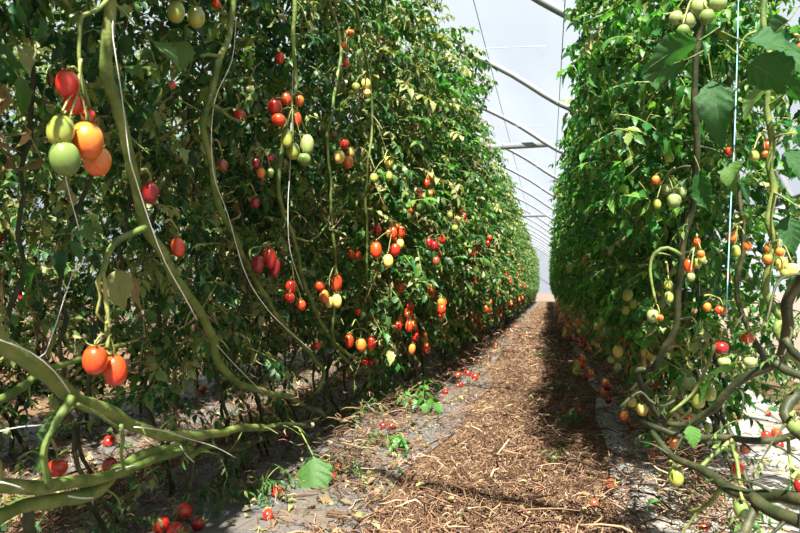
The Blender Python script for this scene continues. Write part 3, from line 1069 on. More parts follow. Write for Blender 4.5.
# ------------------------------------------------------------------ right hero plants
R1 = hero_plant('tomato plant with dark upright stem and pale green cluster at top of right row', (0.55, 1.9, 0))
hero_stem(R1, [(704, -40), (702, 0), (701, 22), (694, 94), (695, 130), (696, 165), (695, 190), (692, 212), (681, 248), (679, 288), (676, 329), (662, 352), (652, 368), (640, 384)],
          1.45, 1.9, [0.006, 0.0075, 0.0085, 0.008], seed=70, mat='stem_brown', byY=True, g=6, tail=[(0.5, 2.2, 0.0)], head=[(0.42, 1.5, 1.9)])
hero_cluster(R1, (703, -6), 1.40, [(676, 18, 14, 14, 'pale'), (688, 21, 15, 16, 'pale'), (699, 7, 16, 18, 'pale'), (718, 3, 17, 17, 'pale'), (707, 17, 14, 15, 'green'), (683, 31, 12, 12, 'green')], byY=True)
hero_stem(R1, [(681, 255), (668, 248), (656, 253), (651, 268), (655, 300)], 1.6, 1.6, [0.005, 0.003], seed=71, byY=True)
hero_cluster(R1, (675, 168), 1.75, [(667, 189, 11, 12, 'pale'), (681, 192, 11, 12, 'pale'), (674, 201, 14, 15, 'pale'), (657, 204, 8, 10, 'lime'), (656, 180, 8, 9, 'orange')], byY=True)
hero_cluster(R1, (697, 235), 1.60, [(689, 266, 10, 15, 'redorange'), (697, 263, 9, 11, 'lime'), (702, 259, 8, 9, 'lime'), (697, 242, 7, 8, 'redorange'), (691, 277, 8, 9, 'pale'), (701, 254, 7, 8, 'orange')], byY=True)
hero_cluster(R1, (666, 262), 1.7, [(668, 285, 9, 10, 'lime'), (669, 297, 9, 12, 'lime')], byY=True)
hero_cluster(R1, (653, 290), 1.8, [(653, 316, 13, 14, 'pale'), (660, 318, 7, 7, 'orange')], byY=True)
hero_cluster(R1, (669, 144), 1.8, [(669, 157, 10, 12, 'lime')], byY=True)
hero_cluster(R1, (704, 296), 1.8, [(707, 307, 8, 10, 'orange'), (719, 310, 8, 9, 'redorange'), (724, 311, 7, 8, 'orange')], byY=True)
hero_cluster(R1, (736, 140), 1.7, [(729, 151, 8, 9, 'redorange')], byY=True)
hero_twine(R1, [(739, -30), (737, 60), (734, 150), (731, 200), (728, 271), (726, 320)], 1.5, 0.0013, 'twine_blue', byY=True)

R2 = hero_plant('tomato plant at the right edge with orange and yellow plums against the film wall', (0.78, 1.7, 0))
hero_stem(R2, [(771, -20), (771, 64), (767, 112), (772, 146), (769, 165), (774, 186), (769, 221), (776, 241), (766, 275), (764, 291), (772, 308), (784, 320), (787, 345)],
          1.40, 1.50, [0.0055, 0.0075, 0.008], seed=80, mat='stem', byY=True, g=6, tail=[(0.80, 1.7, 0.15), (0.80, 1.72, 0.0)], head=[(0.7, 1.4, 1.8)])
hero_stem(R2, [(726, 60), (733, 120), (739, 200), (742, 232), (744, 255), (738, 280), (744, 320), (760, 350), (765, 370)], 1.65, 1.75, [0.004, 0.007], seed=81, mat='stem_brown', byY=True)
hero_cluster(R2, (775, 228), 1.45, [(769, 248, 9, 12, 'orange'), (768, 259, 9, 10, 'orange'), (782, 264, 12, 15, 'yellow'), (792, 270, 12, 14, 'yellow'), (785, 273, 9, 9, 'lime'), (780, 252, 8, 9, 'orange')], byY=True)
hero_cluster(R2, (742, 222), 1.6, [(732, 237, 11, 12, 'orange'), (736, 251, 9, 13, 'lime'), (747, 246, 8, 10, 'orange')], byY=True)
hero_cluster(R2, (765, 130), 1.5, [(767, 146, 8, 10, 'redorange'), (765, 154, 7, 7, 'orange'), (754, 156, 10, 11, 'lime')], byY=True)
hero_cluster(R2, (795, 35), 1.3, [(800, 48, 9, 10, 'redorange')], byY=True)
hero_cluster(R2, (748, 322), 1.5, [(748, 338, 13, 11, 'red')], byY=True)
hero_cluster(R2, (722, 330), 1.5, [(721, 348, 15, 13, 'dark')], byY=True)

R3 = hero_plant('tomato plant with gnarled dark branches reaching in from the right edge', (0.55, 1.55, 0))
hero_stem(R3, [(840, 250), (815, 268), (800, 285), (786, 305), (787, 325), (783, 345), (774, 362), (745, 376), (727, 394), (716, 408), (705, 416), (687, 425), (668, 424)],
          1.12, 1.42, [0.0095, 0.0095, 0.0085, 0.0075, 0.006], seed=90, mat='stem_brown', byY=True, g=7)
hero_stem(R3, [(632, 424), (640, 421), (654, 426), (683, 437), (700, 438), (719, 438), (752, 442), (785, 438), (812, 428)], 1.55, 1.35, [0.006, 0.007, 0.0075], seed=91,
          mat='stem_brown', byY=True, g=6)
hero_stem(R3, [(774, 362), (782, 368), (792, 372), (812, 380)], 1.2, 1.2, [0.007, 0.007], seed=95, mat='stem_brown', byY=True)
hero_stem(R3, [(785, 338), (793, 352), (806, 362)], 1.15, 1.15, [0.006, 0.006], seed=96, mat='stem_brown', byY=True)
hero_stem(R3, [(800, 392), (790, 402), (786, 415), (796, 430), (815, 445)], 1.2, 1.15, [0.009, 0.010], seed=94, mat='stem_brown', byY=True)
hero_stem(R3, [(675, 400), (661, 407), (648, 400), (640, 392), (628, 400), (620, 408)], 1.8, 1.8, [0.004, 0.0045], seed=92, mat='stem_brown', byY=True)
hero_stem(R3, [(672, 340), (654, 362), (640, 380), (630, 392)], 1.9, 1.95, [0.005, 0.005], seed=93, mat='stem_brown', byY=True)
hero_stem(R3, [(661, 407), (664, 420), (668, 432)], 1.8, 1.5, [0.004, 0.005], seed=97, mat='stem_brown', byY=True)
hero_cluster(R3, (700, 380), 1.42, [(689, 383, 13, 15, 'green'), (698, 400, 14, 17, 'lime'), (709, 393, 14, 16, 'lime')], byY=True)
hero_stem(R3, [(715, 345), (706, 370), (692, 392), (670, 413)], 1.40, 1.42, [0.0035, 0.003], seed=98, mat='stem', byY=True)
hero_cluster(R3, (742, 445), 1.45, [(745, 449, 11, 10, 'brown')], byY=True, stalk=False)
hero_cluster(R3, (790, 415), 1.15, [(795, 427, 15, 16, 'green')], byY=True)
hero_cluster(R3, (725, 372), 1.5, [(724, 362, 13, 11, 'pale'), (750, 362, 13, 11, 'pale')], byY=True, stalk=False)
hero_leaf(R3, PY(690, 425, 1.38), -1.2, 1.1, 0.3, 0.045, 'leaf_fresh')
hero_leaf(R3, PY(712, 380, 1.40), 3.6, 0.7, 0.3, 0.05, 'leaf_fresh')
hero_leaf(R3, PY(735, 368, 1.36), 2.8, 0.2, 0.4, 0.06, 'leaf_fresh')

R4 = hero_plant('tomato plant lying in the bottom right corner, fleshy stems and a dark green fruit', (0.52, 1.3, 0))
hero_stem(R4, [(652, 432), (662, 445), (672, 456), (686, 463), (701, 468), (714, 478), (723, 486), (752, 496), (780, 498), (800, 500), (840, 505)],
          1.42, 1.02, [0.006, 0.0075, 0.010, 0.012], seed=100, mat='stem_brown', byY=True, g=6)
hero_stem(R4, [(752, 497), (766, 508), (782, 516), (800, 522), (840, 540)], 1.1, 1.0, [0.010, 0.011], seed=101, mat='stem_brown', byY=True)
hero_stem(R4, [(757, 503), (751, 518), (745, 535), (740, 552)], 1.1, 1.05, [0.007, 0.0075], seed=102, mat='stem_brown', byY=True, tail=[(0.42, 1.1, 0.0)])
hero_stem(R4, [(723, 485), (712, 500), (700, 508), (688, 512)], 1.2, 1.3, [0.005, 0.003], seed=103, mat='stem', byY=True)
hero_stem(R4, [(700, 468), (712, 455), (722, 448), (732, 440), (732, 445)], 1.3, 1.35, [0.004, 0.003], seed=104, mat='stem', byY=True)
hero_stem(R4, [(732, 445), (737, 462), (740, 485)], 1.3, 1.25, [0.0035, 0.003], seed=105, mat='stem', byY=True)
hero_stem(R4, [(788, 438), (790, 460), (794, 490)], 1.2, 1.15, [0.003, 0.003], seed=106, mat='stem', byY=True)
hero_cluster(R4, (743, 500), 1.12, [(741, 510, 14, 18, 'green')], byY=True)
hero_cluster(R4, (670, 462), 1.42, [(676, 477, 16, 18, 'lime')], byY=True)
hero_cluster(R4, (735, 458), 1.35, [(738, 468, 12, 13, 'red')], byY=True)
hero_cluster(R4, (792, 478), 1.05, [(799, 486, 10, 15, 'dark')], byY=True)
hero_cluster(R4, (668, 430), 1.5, [(674, 443, 10, 11, 'orange'), (689, 417, 9, 8, 'red'), (697, 429, 9, 8, 'brown'), (708, 428, 8, 9, 'lime')], byY=True)

HERO = np.array(HERO_PTS)
# large leaves hanging close on the right, most with shade in their deep green
for (px, py, yy, az, pi_, ro, s, m_, *wd_) in ((712, 78, 1.15, -1.6, 1.25, 0.35, 0.12, 'leaf_deep_shaded', 0.75), (700, 40, 1.25, 2.9, 0.2, 0.6, 0.11, 'leaf_deep_shaded'),
                                         (745, 42, 1.1, -0.1, 0.1, 0.7, 0.12, 'leaf_deep_shaded'), (690, 58, 1.3, 3.3, 0.25, 0.9, 0.11, 'leaf_deep_shaded'),
                                         (745, 60, 1.1, 0.2, 0.45, -0.5, 0.11, 'leaf_deep_shaded'), (735, 160, 1.3, -2.2, 0.9, 0.4, 0.075, 'leaf'),
                                         (700, 170, 1.35, -1.9, 1.2, 0.8, 0.09, 'leaf_deep_shaded'), (787, 215, 1.35, -1.3, 1.3, 0.5, 0.075, 'leaf_deep_shaded'),
                                         (735, 180, 1.3, 0.1, 0.9, 0.6, 0.08, 'leaf_deep_shaded'), (785, 150, 1.3, -0.9, 0.9, 0.5, 0.07, 'leaf_deep_shaded'),
                                         (780, 50, 1.2, -0.6, 0.7, 0.5, 0.09, 'leaf_deep_shaded'), (714, 255, 1.4, -1.6, 1.2, 1.0, 0.05, 'leaf_deep_shaded'),
                                         (768, 85, 1.3, 3.0, 0.7, 0.5, 0.08, 'leaf'), (790, 20, 1.2, 3.2, 0.6, 0.5, 0.09, 'leaf_deep_shaded')):
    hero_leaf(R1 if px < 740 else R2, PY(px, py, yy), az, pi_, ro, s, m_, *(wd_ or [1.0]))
region_leaves(R1, 520, (0.14, 0.62), (1.5, 2.2), (0.90, 1.9), (0.07, 0.13), (6, 2.5, 0.4, 0.05), pw=0.9, mats=['leaf_lush', 'leaf', 'leaf_pale', 'leaf_dry'])
region_leaves(R1, 30, (0.30, 0.60), (1.6, 2.1), (0.70, 1.0), (0.08, 0.14), (5, 6, 0.6, 0.1), name='lower_foliage')
region_leaves(R2, 110, (0.55, 0.95), (1.3, 1.8), (0.92, 1.7), (0.07, 0.13), (5, 4, 0.2, 0.05), pw=0.9, mats=['leaf_lush', 'leaf_deep_shaded', 'leaf_pale', 'leaf_dry'])
region_leaves(R2, 45, (0.5, 1.05), (1.5, 2.3), (0.45, 0.62), (0.07, 0.14), (1, 0, 0, 0), name='foliage', kmap=4, mats=['leaf_fresh'] * 4, pitch=(-0.5, 0.3))
region_leaves(R3, 130, (0.36, 1.0), (1.6, 3.0), (0.14, 0.55), (0.045, 0.10), (6, 1, 1.5, 0.5), name='foliage')
region_leaves(R4, 18, (0.25, 0.45), (1.25, 1.6), (0.05, 0.22), (0.04, 0.08), (4, 1, 2, 0), name='foliage', kmap=4, mats=['leaf_fresh'] * 4)
# withered leaves and vines low on the right row
region_leaves(R1, 170, (0.32, 0.9), (2.0, 3.4), (0.08, 0.6), (0.04, 0.09), (5, 1, 3, 1.5), name='withered_foliage')

# ------------------------------------------------------------------ shell of the tunnel
prof_r = [(-1.9, 3.52), (-1.35, 3.40), (-0.80, 3.12), (-0.34, 2.85), (0.12, 2.52), (0.6, 2.27), (1.05, 1.90), (1.38, 1.40), (1.56, 0.85), (1.66, 0.35), (1.70, 0.0)]
P_, _ = smooth_path([(x, 0, z) for x, z in prof_r], 0.15)
P_ = P_[1:]
left = P_.copy()[::-1]
left[:, 0] = -3.8 - left[:, 0]
PROF = np.concatenate([left, np.array([[-1.9, 0, 3.525]]), P_])
Y0, Y1 = -3.0, 36.0


def film_sheet(name, prof, off, mat, sag=0.0):
    ys = np.arange(Y0, Y1 + 0.01, 0.25)
    p = prof.copy()
    V = []
    for yv in ys:
        q = p.copy()
        q[:, 1] = yv
        ph = ((yv - 0.1) % 2.05) / 2.05
        cen = np.array([-1.9, yv, 1.2])
        d = q - cen
        d /= np.linalg.norm(d, axis=1)[:, None]
        q = q + d * (off - sag * math.sin(PI * ph))
        V.append(q)
    V = np.array(V)
    n, m = V.shape[:2]
    i = np.arange(n - 1)[:, None] * m
    j = np.arange(m - 1)[None, :]
    q = np.stack([i + j, i + j + 1, i + m + j + 1, i + m + j], -1).reshape(-1, 4)
    Fs = np.concatenate([q[:, [0, 1, 2]], q[:, [0, 2, 3]]])
    return struct(link(name, MB().add(V.reshape(-1, 3), Fs).mesh(name, [mat])))


iR = int(np.argmin(np.abs(PROF[:, 2] - 1.15) + (PROF[:, 0] < 0) * 10))
iL = int(np.argmin(np.abs(PROF[:, 2] - 1.15) + (PROF[:, 0] > -2) * 10))
film_sheet('ceiling', PROF[iL:iR + 1], 0.035, M['film'], 0.012)
film_sheet('wall_right', PROF[iR:], 0.035, M['film_side'], 0.02)
film_sheet('wall_left', PROF[:iL + 1], 0.035, M['film_side'], 0.02)
# end wall
pv = [(x, Y1, z) for x, _, z in PROF]
cv = np.array(pv + [(-1.9, Y1, 0.0)])
struct(link('wall_back', MB().add(cv, [(k, k + 1, len(pv)) for k in range(len(pv) - 1)]).mesh('wall_back', [M['film_side']])))

k = 1
yv = 0.1
while yv < 36.1:
    a = PROF.copy()
    a[:, 1] = yv
    mb = MB().add(*tube_arr(a, 0.030, 10))
    struct(link(f'trim_{k}', mb.mesh('arch_tube', [M['steel']])))
    k += 1
    yv += 2.05
for yv in (8.3 + 0.12, 16.5):                                  # cross ties
    xs = 1.05
    mb = MB().add(*box_arr((-1.9, yv, 2.62), (3.95, 0.05, 0.07)))
    struct(link(f'trim_{k}', mb.mesh('tie_bar', [M['steel']])))
    k += 1
for (x, z, r_) in ((1.43, 1.20, 0.018), (1.56, 0.74, 0.016), (1.29, 1.49, 0.010), (0.12, 2.47, 0.0035), (-0.55, 2.93, 0.0035), (-1.9, 3.46, 0.02)):
    mb = MB().add(*tube_arr([(x, Y0, z), (x, Y1, z)], r_, 8))
    struct(link(f'trim_{k}', mb.mesh('rail', [M['steel']])))
    k += 1
for (yv, z) in ((5.2, 2.95), (7.2, 2.80), (9.5, 2.78), (11.4, 2.75)):          # thin cross wires
    mb = MB().add(*tube_arr([(-3.9, yv, z - 0.25), (-1.9, yv, z - 0.15), (0.0, yv, z - 0.25)], 0.003, 5))
    struct(link(f'trim_{k}', mb.mesh('cross_wire', [M['wire']])))
    k += 1

# row wires that carry the twine
for nm, x, z, lab in (('left', XL, 2.34, 'thin steel wire stretched above the left row'), ('right', XR, 2.06, 'thin steel wire stretched above the right row')):
    o = link('support_wire', MB().add(*tube_arr([(x, 0.2, z), (x, 34.6, z)], 0.002, 5)).mesh('support_wire', [M['wire']]))
    struct(o)
    o['label'], o['category'] = lab, 'wire'

# ------------------------------------------------------------------ ground
def grid(x0, x1, y0, y1, nx, ny, zf):
    xs, ys = np.linspace(x0, x1, nx), np.linspace(y0, y1, ny)
    X, Y = np.meshgrid(xs, ys)
    Z = zf(X, Y)
    V = np.stack([X, Y, Z], -1).reshape(-1, 3)
    i = np.arange(ny - 1)[:, None] * nx
    j = np.arange(nx - 1)[None, :]
    q = np.stack([i + j, i + j + 1, i + nx + j + 1, i + nx + j], -1).reshape(-1, 4)
    return V, np.concatenate([q[:, [0, 1, 2]], q[:, [0, 2, 3]]])


struct(link('floor', MB().add(*grid(-60, 60, -30, 120, 30, 30, lambda X, Y: X * 0 - 0.012)).mesh('floor', [M['soil']])))


def wav(X, Y, s=1.0):
    return s * (0.006 * np.sin(X * 9 + np.sin(Y * 2.3) * 2) + 0.005 * np.sin(Y * 5.1 + X * 4) + 0.004 * np.sin(Y * 13 + 3 * np.sin(X * 11)) + 0.003 * np.sin(X * 31 + Y * 3))


def sheet(x0, x1, y0, y1, mat, label, seed, edge=0.05, group=None):
    def zf(X, Y):
        return 0.006 + np.abs(wav(X + seed, Y, 1.0))
    V, Fs = grid(x0, x1, y0, y1, 70, int((y1 - y0) * 16), zf)
    u = (V[:, 0] - x0) / (x1 - x0)
    # uneven edges
    e = edge * (np.sin(V[:, 1] * 1.7 + seed) + 0.5 * np.sin(V[:, 1] * 4.1 + seed * 2))
    V[:, 0] += e * np.where(u > 0.5, (u - 0.5) * 2, 0) + (-e[::-1]) * np.where(u < 0.5, (0.5 - u) * 2, 0)
    lift = np.exp(-(np.minimum(u, 1 - u) / 0.03))
    V[:, 2] = V[:, 2] * (1 - 0.8 * lift) - 0.006 * lift
    o = link('mulch_sheet', MB().add(V, Fs).mesh('mulch_sheet', [mat]))
    return tag(o, label, 'ground sheet', 'mulch sheets under the rows')


sheet(-1.35, -0.44, -0.5, 34.5, M['mulch_grey'], 'grey plastic mulch sheet under the left row, dusty and wrinkled', 1.3)
sheet(0.24, 1.32, -0.5, 34.5, M['mulch_white'], 'bright white plastic mulch sheet under the right row, streaked with shadow', 4.1, 0.035)
sheet(-2.6, -1.62, -0.5, 16, M['mulch_grey'], 'dusty mulch sheet under the second row, behind the left row', 2.2)


# ------------------------------------------------------------------ litter
def strands(n, xf, yf, lens, rad, zr, name, label, mat, curl=2.5, cat='straw'):
    x, y = xf(n), yf(n)
    n = len(x)
    L = rng.uniform(*lens, n) * (1 + 0.0 * y)
    a = rng.uniform(0, 2 * PI, n)
    c = rng.normal(0, curl, n)
    r_ = rng.uniform(*rad, n) * np.clip(y / 4.0, 1, 2.5)
    z = rng.uniform(*zr, n)
    K = 6
    s = np.linspace(-0.5, 0.5, K)
    ang = a[:, None] + c[:, None] * s[None, :] + 0.5 * np.sin(s * 9 + a[:, None] * 5)
    dx = np.cos(ang) * (L / K)[:, None]
    dy = np.sin(ang) * (L / K)[:, None]
    X = x[:, None] + np.cumsum(dx, 1)
    Y = y[:, None] + np.cumsum(dy, 1)
    tilt = rng.normal(0, 0.16, n)
    Z = z[:, None] + tilt[:, None] * L[:, None] * s[None, :] + 0.01 * np.cos(s * 6 + c[:, None])
    Z = np.maximum(Z, 0.003)
    ca = np.arange(3) / 3 * 2 * PI
    nx_, ny_ = -np.sin(ang), np.cos(ang)
    tap = np.array([0.5, 1, 1, 1, 0.9, 0.4])
    rr = r_[:, None] * tap[None, :]
    V = np.stack([X[..., None] + nx_[..., None] * (rr[..., None] * np.cos(ca)), Y[..., None] + ny_[..., None] * (rr[..., None] * np.cos(ca)),
                  Z[..., None] + rr[..., None] * np.sin(ca)], -1)
    V = V.reshape(-1, 3)
    fi = []
    for k in range(K - 1):
        for j in range(3):
            j2 = (j + 1) % 3
            fi += [(k * 3 + j, k * 3 + j2, (k + 1) * 3 + j2), (k * 3 + j, (k + 1) * 3 + j2, (k + 1) * 3 + j)]
    fi = np.array(fi)
    Fs = (fi[None] + (np.arange(n) * K * 3)[:, None, None]).reshape(-1, 3)
    o = link(name, MB().add(V, Fs).mesh(name, [mat]))
    return tag(o, label, cat, kind='stuff')


def nsoft(m, sg, lo, hi, n):
    x = rng.normal(m, sg, n)
    bad = (x < lo) | (x > hi)
    return np.where(bad, rng.normal(m, sg * 0.5, n), x)


def ynear(lo, hi, p=2.0):
    return lambda n: lo + (hi - lo) * rng.random(n) ** p


strands(24000, lambda n: nsoft(-0.12, 0.24, -0.80, 0.45, n), ynear(1.4, 24, 2.3), (0.03, 0.12), (0.0008, 0.0020), (0.002, 0.03), 'straw_litter',
        'loose brown straw and dry stalks covering the path between the rows', M['straw'])
strands(700, lambda n: nsoft(-0.10, 0.24, -0.75, 0.5, n), ynear(1.4, 10, 1.6), (0.12, 0.32), (0.002, 0.0042), (0.01, 0.05), 'dry_vines',
        'long curled dry vines lying on top of the path litter', M['straw'], 3.5, 'dry vines')
strands(1300, lambda n: rng.choice([-1, -1, -1, 1], n) * rng.uniform(0.45, 1.3, n) - 0.05, ynear(1.2, 14, 1.4), (0.03, 0.12), (0.001, 0.002), (0.012, 0.03), 'stalk_scraps',
        'scattered dry stalk scraps lying on the mulch sheets', M['straw'], 3, 'plant scraps')
strands(1500, lambda n: 0.34 + np.abs(rng.normal(0, 0.12, n)), ynear(1.7, 9, 1.3), (0.06, 0.22), (0.0012, 0.0028), (0.01, 0.16), 'dry_vines',
        'tangle of thin dry vines along the foot of the right row', M['straw'], 4, 'dry vines')
strands(1100, lambda n: -0.62 - np.abs(rng.normal(0, 0.14, n)), ynear(1.9, 9, 1.3), (0.05, 0.2), (0.0012, 0.0026), (0.01, 0.16), 'dry_vines',
        'tangle of thin dry vines along the foot of the left row', M['straw'], 4, 'dry vines')
strands(11000, lambda n: rng.uniform(-2.1, -1.0, n), ynear(1.0, 10, 1.4), (0.03, 0.12), (0.0012, 0.002), (0.005, 0.03), 'straw_litter',
        'brown straw litter between the left row and second row', M['straw'], 3)


def scatter_leaves(n, xf, yf, zr, size, label, mats, probs, name, cat):
    mb = MB()
    x, y, z = xf(n), yf(n), rng.uniform(*zr, n)
    kinds = pick_kinds(n, probs)
    for i in range(n):
        L = rng.uniform(*size)
        v, f = leaflet(L, rng.uniform(0.5, 1.2), rng.uniform(-0.6, 0.6), rng.uniform(0.2, 1.0), rng.uniform(-2, 2))
        v[:, 2] += abs(min(0, v[:, 2].min())) + z[i]
        v = v @ rotm(rng.uniform(-.2, .2), rng.uniform(-.2, .2), 0).T
        v = v @ rotm(0, 0, rng.uniform(0, 6.28)).T
        v[:, 2] = np.maximum(v[:, 2], 0.002)
        mb.add(v + np.array([x[i], y[i], 0]), f, kinds[i])
    return tag(link(name, mb.mesh(name, mats, True)), label, cat, kind='stuff')


dm = [M['leaf_dry'], M['leaf_pale'], M['leaf']]
scatter_leaves(3200, lambda n: -0.50 - np.abs(rng.normal(0, 0.30, n)), ynear(1.0, 15, 1.5), (0.004, 0.02), (0.012, 0.036),
               'withered fallen leaves lying on the sheet along the left row', dm, (6, 1.5, 0.6), 'fallen_leaves', 'fallen leaves')
scatter_leaves(800, lambda n: 0.30 + np.abs(rng.normal(0, 0.30, n)), ynear(1.7, 15, 1.5), (0.004, 0.03), (0.012, 0.036),
               'withered fallen leaves lying along the right row', dm, (5, 2, 0.8), 'fallen_leaves', 'fallen leaves')
scatter_leaves(3200, lambda n: rng.uniform(-2.9, -1.2, n), ynear(1.2, 10, 1.3), (0.004, 0.03), (0.015, 0.045),
               'withered fallen leaves behind the left row', dm, (5, 1, 1), 'fallen_leaves', 'fallen leaves')
scatter_leaves(900, lambda n: nsoft(-0.08, 0.22, -0.6, .4, n), ynear(1.5, 12, 1.7), (0.01, 0.03), (0.012, 0.035),
               'crumpled brown leaf scraps scattered over the straw path', dm, (6, 0.6, 0.1), 'fallen_leaves', 'fallen leaves')

# withered trusses standing in the low band of each row
def low_band(x0, x1, n, label):
    b = np.stack([rng.uniform(x0, x1, n), 2.4 + 13 * rng.random(n) ** 1.3, rng.uniform(0.08, 0.5, n)], 1)
    return b


# ------------------------------------------------------------------ small plants on the ground
def sprig_mesh(seed, h, n, tmpl, mat, spread=0.5):
    r = random.Random(seed)
    mb = MB()
    for i in range(n):
        a = r.uniform(0, 6.28)
        l = r.uniform(0.6, 1) * h
        tipx = math.cos(a) * l * spread
        tipy = math.sin(a) * l * spread
        P2, _ = smooth_path([(0, 0, 0), (tipx * 0.3, tipy * 0.3, l * 0.55), (tipx, tipy, l * 0.8)], 0.02)
        mb.add(*tube_arr(P2, np.linspace(0.0022, 0.001, len(P2)), 5), 1)
        for t in (0.5, 0.75, 1.0):
            p = P2[int(t * (len(P2) - 1))]
            v, f, _r = r.choice(tmpl)
            m = rotm(0, 0, a + r.uniform(-1.4, 1.4)) @ rotm(0, r.uniform(-0.4, 0.4), 0)
            mb.add((v * r.uniform(0.4, 0.7) * h) @ m.T + p, f, 0)
    return mb.mesh('leafy_shoot', [mat, M['stem']])


SPR = [sprig_mesh(1, 0.12, 5, LN, M['leaf']), sprig_mesh(2, 0.15, 6, LN, M['leaf']), sprig_mesh(3, 0.10, 5, LT, M['leaf_fresh'])]
for (px, py, mi, s, lab) in (
        (360, 425, 1, 1.2, 'bushy dark green seedling on the grey sheet below the low plum trio'),
        (388, 452, 2, 1.1, 'pale green seedling with drooping leaves on the grey sheet'),
        (330, 480, 0, 1.1, 'feathery green seedling beside the red fallen tomato near the sagging leaf'),
        (262, 500, 0, 1.1, 'small dark seedling next to two fallen red tomatoes at bottom left'),
        (222, 512, 1, 0.8, 'low seedling at the bottom edge left of two fallen tomatoes'),
        (118, 540, 1, 0.8, 'bushy seedling under the thick lying stems at bottom left'),
        (405, 410, 2, 2.6, 'bright leafy green shoot spreading at the foot of the left row'),
        (690, 500, 1, 0.8, 'dark feathery seedling on the white sheet at bottom right'),
        (655, 385, 0, 0.9, 'small seedling on the white sheet behind the thin forked branch')):
    p = G(px, py)
    tag(link('leafy_shoot', SPR[mi], None, (p.x, p.y, 0.0), (0, 0, px), (s, s, s)), lab, 'seedling', 'seedlings on the ground')


def tuft_mesh(seed, n, h):
    r = random.Random(seed)
    mb = MB()
    for i in range(n):
        a, l = r.uniform(0, 6.28), r.uniform(0.5, 1) * h
        bx, by = r.uniform(-.05, .05), r.uniform(-.05, .05)
        w = 0.0025
        dx, dy = math.cos(a), math.sin(a)
        v = []
        for t in (0, 0.4, 0.75, 1.0):
            c = np.array([bx + dx * l * 0.8 * t * t, by + dy * l * 0.8 * t * t, l * (t - 0.35 * t * t)])
            ww = w * (1 - t) + 0.0003
            v += [c + np.array([-dy, dx, 0]) * ww, c - np.array([-dy, dx, 0]) * ww]
        f = []
        for k in range(3):
            f += [(2 * k, 2 * k + 1, 2 * k + 3), (2 * k, 2 * k + 3, 2 * k + 2)]
        mb.add(np.array(v), f, 0)
    return mb.mesh('grass_tuft', [M['leaf_fresh']])


TF = [tuft_mesh(i, 60, 0.09) for i in range(3)]
for i, (px, py, s, lab) in enumerate((
        (568, 425, 1.15, 'fresh green grass tuft on the path, largest of the path tufts'),
        (556, 390, 1.0, 'green grass tuft in the path behind the largest tuft'),
        (556, 460, 0.8, 'small green tuft in front of the largest path tuft'),
        (575, 418, 0.8, 'small green tuft right beside the largest path tuft'),
        (548, 348, 1.2, 'grass tuft at the far middle of the path'),
        (541, 358, 1.1, 'grass tuft left of the path middle, in front of the farthest tuft'),
        (590, 362, 1.2, 'yellowish grass tuft at the right path edge below the right row'),
        (575, 374, 1.0, 'grass tuft between the path middle and the right row foot'))):
    p = G(px, py)
    tag(link('grass_tuft', TF[i % 3], None, (p.x, p.y, 0.0), (0, 0, i * 1.3), (s, s, s)), lab, 'grass tuft', 'grass tufts on the path')

# sagging broad leaf resting on the sheet
pl = G(316, 490)
V, Fs = blade(1.25, 0.15, -0.25, 4)
mb = MB().add(V, Fs, 0)
lf = link('broad_leaf', mb.mesh('broad_leaf', [M['leaf'], M['stalk']]))
tip = G(322, 492)
top_ = PY(313, 455, tip.y + 0.02)
lf.matrix_world = Matrix.Translation(top_) @ Matrix.Rotation(-1.2, 4, 'Z') @ Matrix.Rotation(0.95, 4, 'Y') @ Matrix.Rotation(0.3, 4, 'X') @ Matrix.Scale(0.15, 4)
tag(lf, 'wilted broad green leaf sagging onto the grey sheet', 'leaf')
q0 = PX(285, 415, -0.93)
P2, _ = smooth_path([q0 - top_, (q0 - top_) * 0.5 + Vector((0, 0, 0.02)), Vector((0, 0, 0))], 0.02)
st = link('petiole', MB().add(*tube_arr(P2, 0.0028, 6)).mesh('petiole', [M['stem']]), lf)
st.matrix_parent_inverse = Matrix.Identity(4)
bpy.context.view_layer.update()
st.matrix_world = Matrix.Translation(top_)

# ------------------------------------------------------------------ fallen tomatoes
for (px, py, w, c, lab) in GROUND_T:
    z = 0.012
    for _ in range(3):
        p = G(px, py, z + 0.01)
        dist = -(CRn.T @ (np.array(p) - np.array(CAM)))[2]
        r_ = min(0.024, w / 2 * dist / F)
        z = r_
    sgn = random.uniform(0, 6.28)
    o = link('tomato', FRUIT_R[c], None, (p.x, p.y, r_ + 0.008), (R(random.uniform(50, 95)), random.uniform(-.3, .3), sgn), (r_, r_, r_))
    tag(o, lab, 'tomato', 'fallen tomatoes')
    link('calyx', CALYX_R, o)

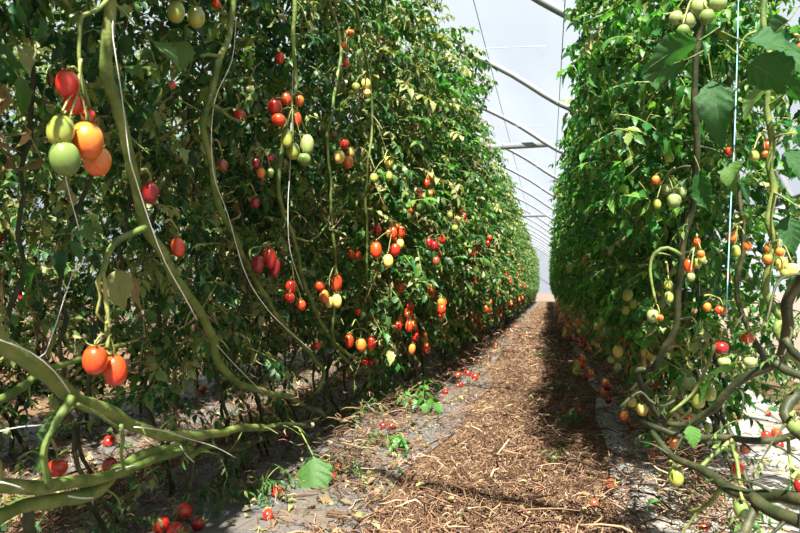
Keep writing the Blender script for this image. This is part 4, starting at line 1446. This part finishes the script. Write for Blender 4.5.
# distant fallen fruit at the feet of the rows
for i in range(70):
    left_ = i % 2 == 0
    y = 2.9 + 9 * random.random() ** 1.3
    x = (-0.55 - abs(random.gauss(0, .18))) if left_ else (0.33 + abs(random.gauss(0, .2)))
    r_ = random.uniform(0.014, 0.02)
    o = link('tomato', FRUIT_R[random.choice(('red', 'red', 'dark', 'redorange', 'brown', 'yellow'))], None, (x, y, r_ + 0.008),
             (random.uniform(0, 3), random.uniform(0, 3), 0), (r_, r_, r_))
    tag(o, 'small ripe tomato dropped at the foot of the left row, farther along' if left_ else 'small ripe tomato dropped at the foot of the right row, farther along',
        'tomato', 'tomatoes dropped along the left row' if left_ else 'tomatoes dropped along the right row')

# weeds along the foot of the film wall
mb = MB()
n = 420
b_ = np.stack([rng.uniform(1.22, 1.52, n), 1.4 + 14 * rng.random(n) ** 1.4, rng.uniform(0.0, 0.28, n)], 1)
leaves(mb, b_, rng.uniform(0, 6.28, n), rng.uniform(-.9, .3, n), rng.uniform(-.5, .5, n), rng.uniform(0.07, 0.16, n), pick_kinds(n, (5, 3, 1, 1.5)))
tag(link('weeds', mb.mesh('weeds', leaf_mats())), 'low green weeds growing along the foot of the right film wall', 'weeds', kind='stuff')

# ------------------------------------------------------------------ light
w = bpy.data.worlds.new('world')
scene.world = w
w.use_nodes = True
nt = w.node_tree
bg = nt.nodes['Background']
bg.inputs[0].default_value = (0.68, 0.83, 1.0, 1)
bg.inputs[1].default_value = 0.64
sd = bpy.data.lights.new('sun', 'SUN')
sd.energy = 27.0
sd.angle = R(0.8)
sd.color = (1.0, 0.93, 0.80)
sun = bpy.data.objects.new('sun', sd)
COL.objects.link(sun)
to_sun = Vector((0.13, -0.72, 1.0))
sun.rotation_euler = to_sun.to_track_quat('Z', 'Y').to_euler()

vs = scene.view_settings
vs.view_transform = 'Standard'
vs.look = 'None'
vs.gamma = 1
vs.exposure = 0.0
vs.use_curve_mapping = False
cy = scene.cycles
cy.max_bounces = 7
cy.diffuse_bounces = 2
cy.glossy_bounces = 2
cy.transmission_bounces = 3
cy.transparent_max_bounces = 8
cy.sample_clamp_indirect = 4
cy.use_denoising = True
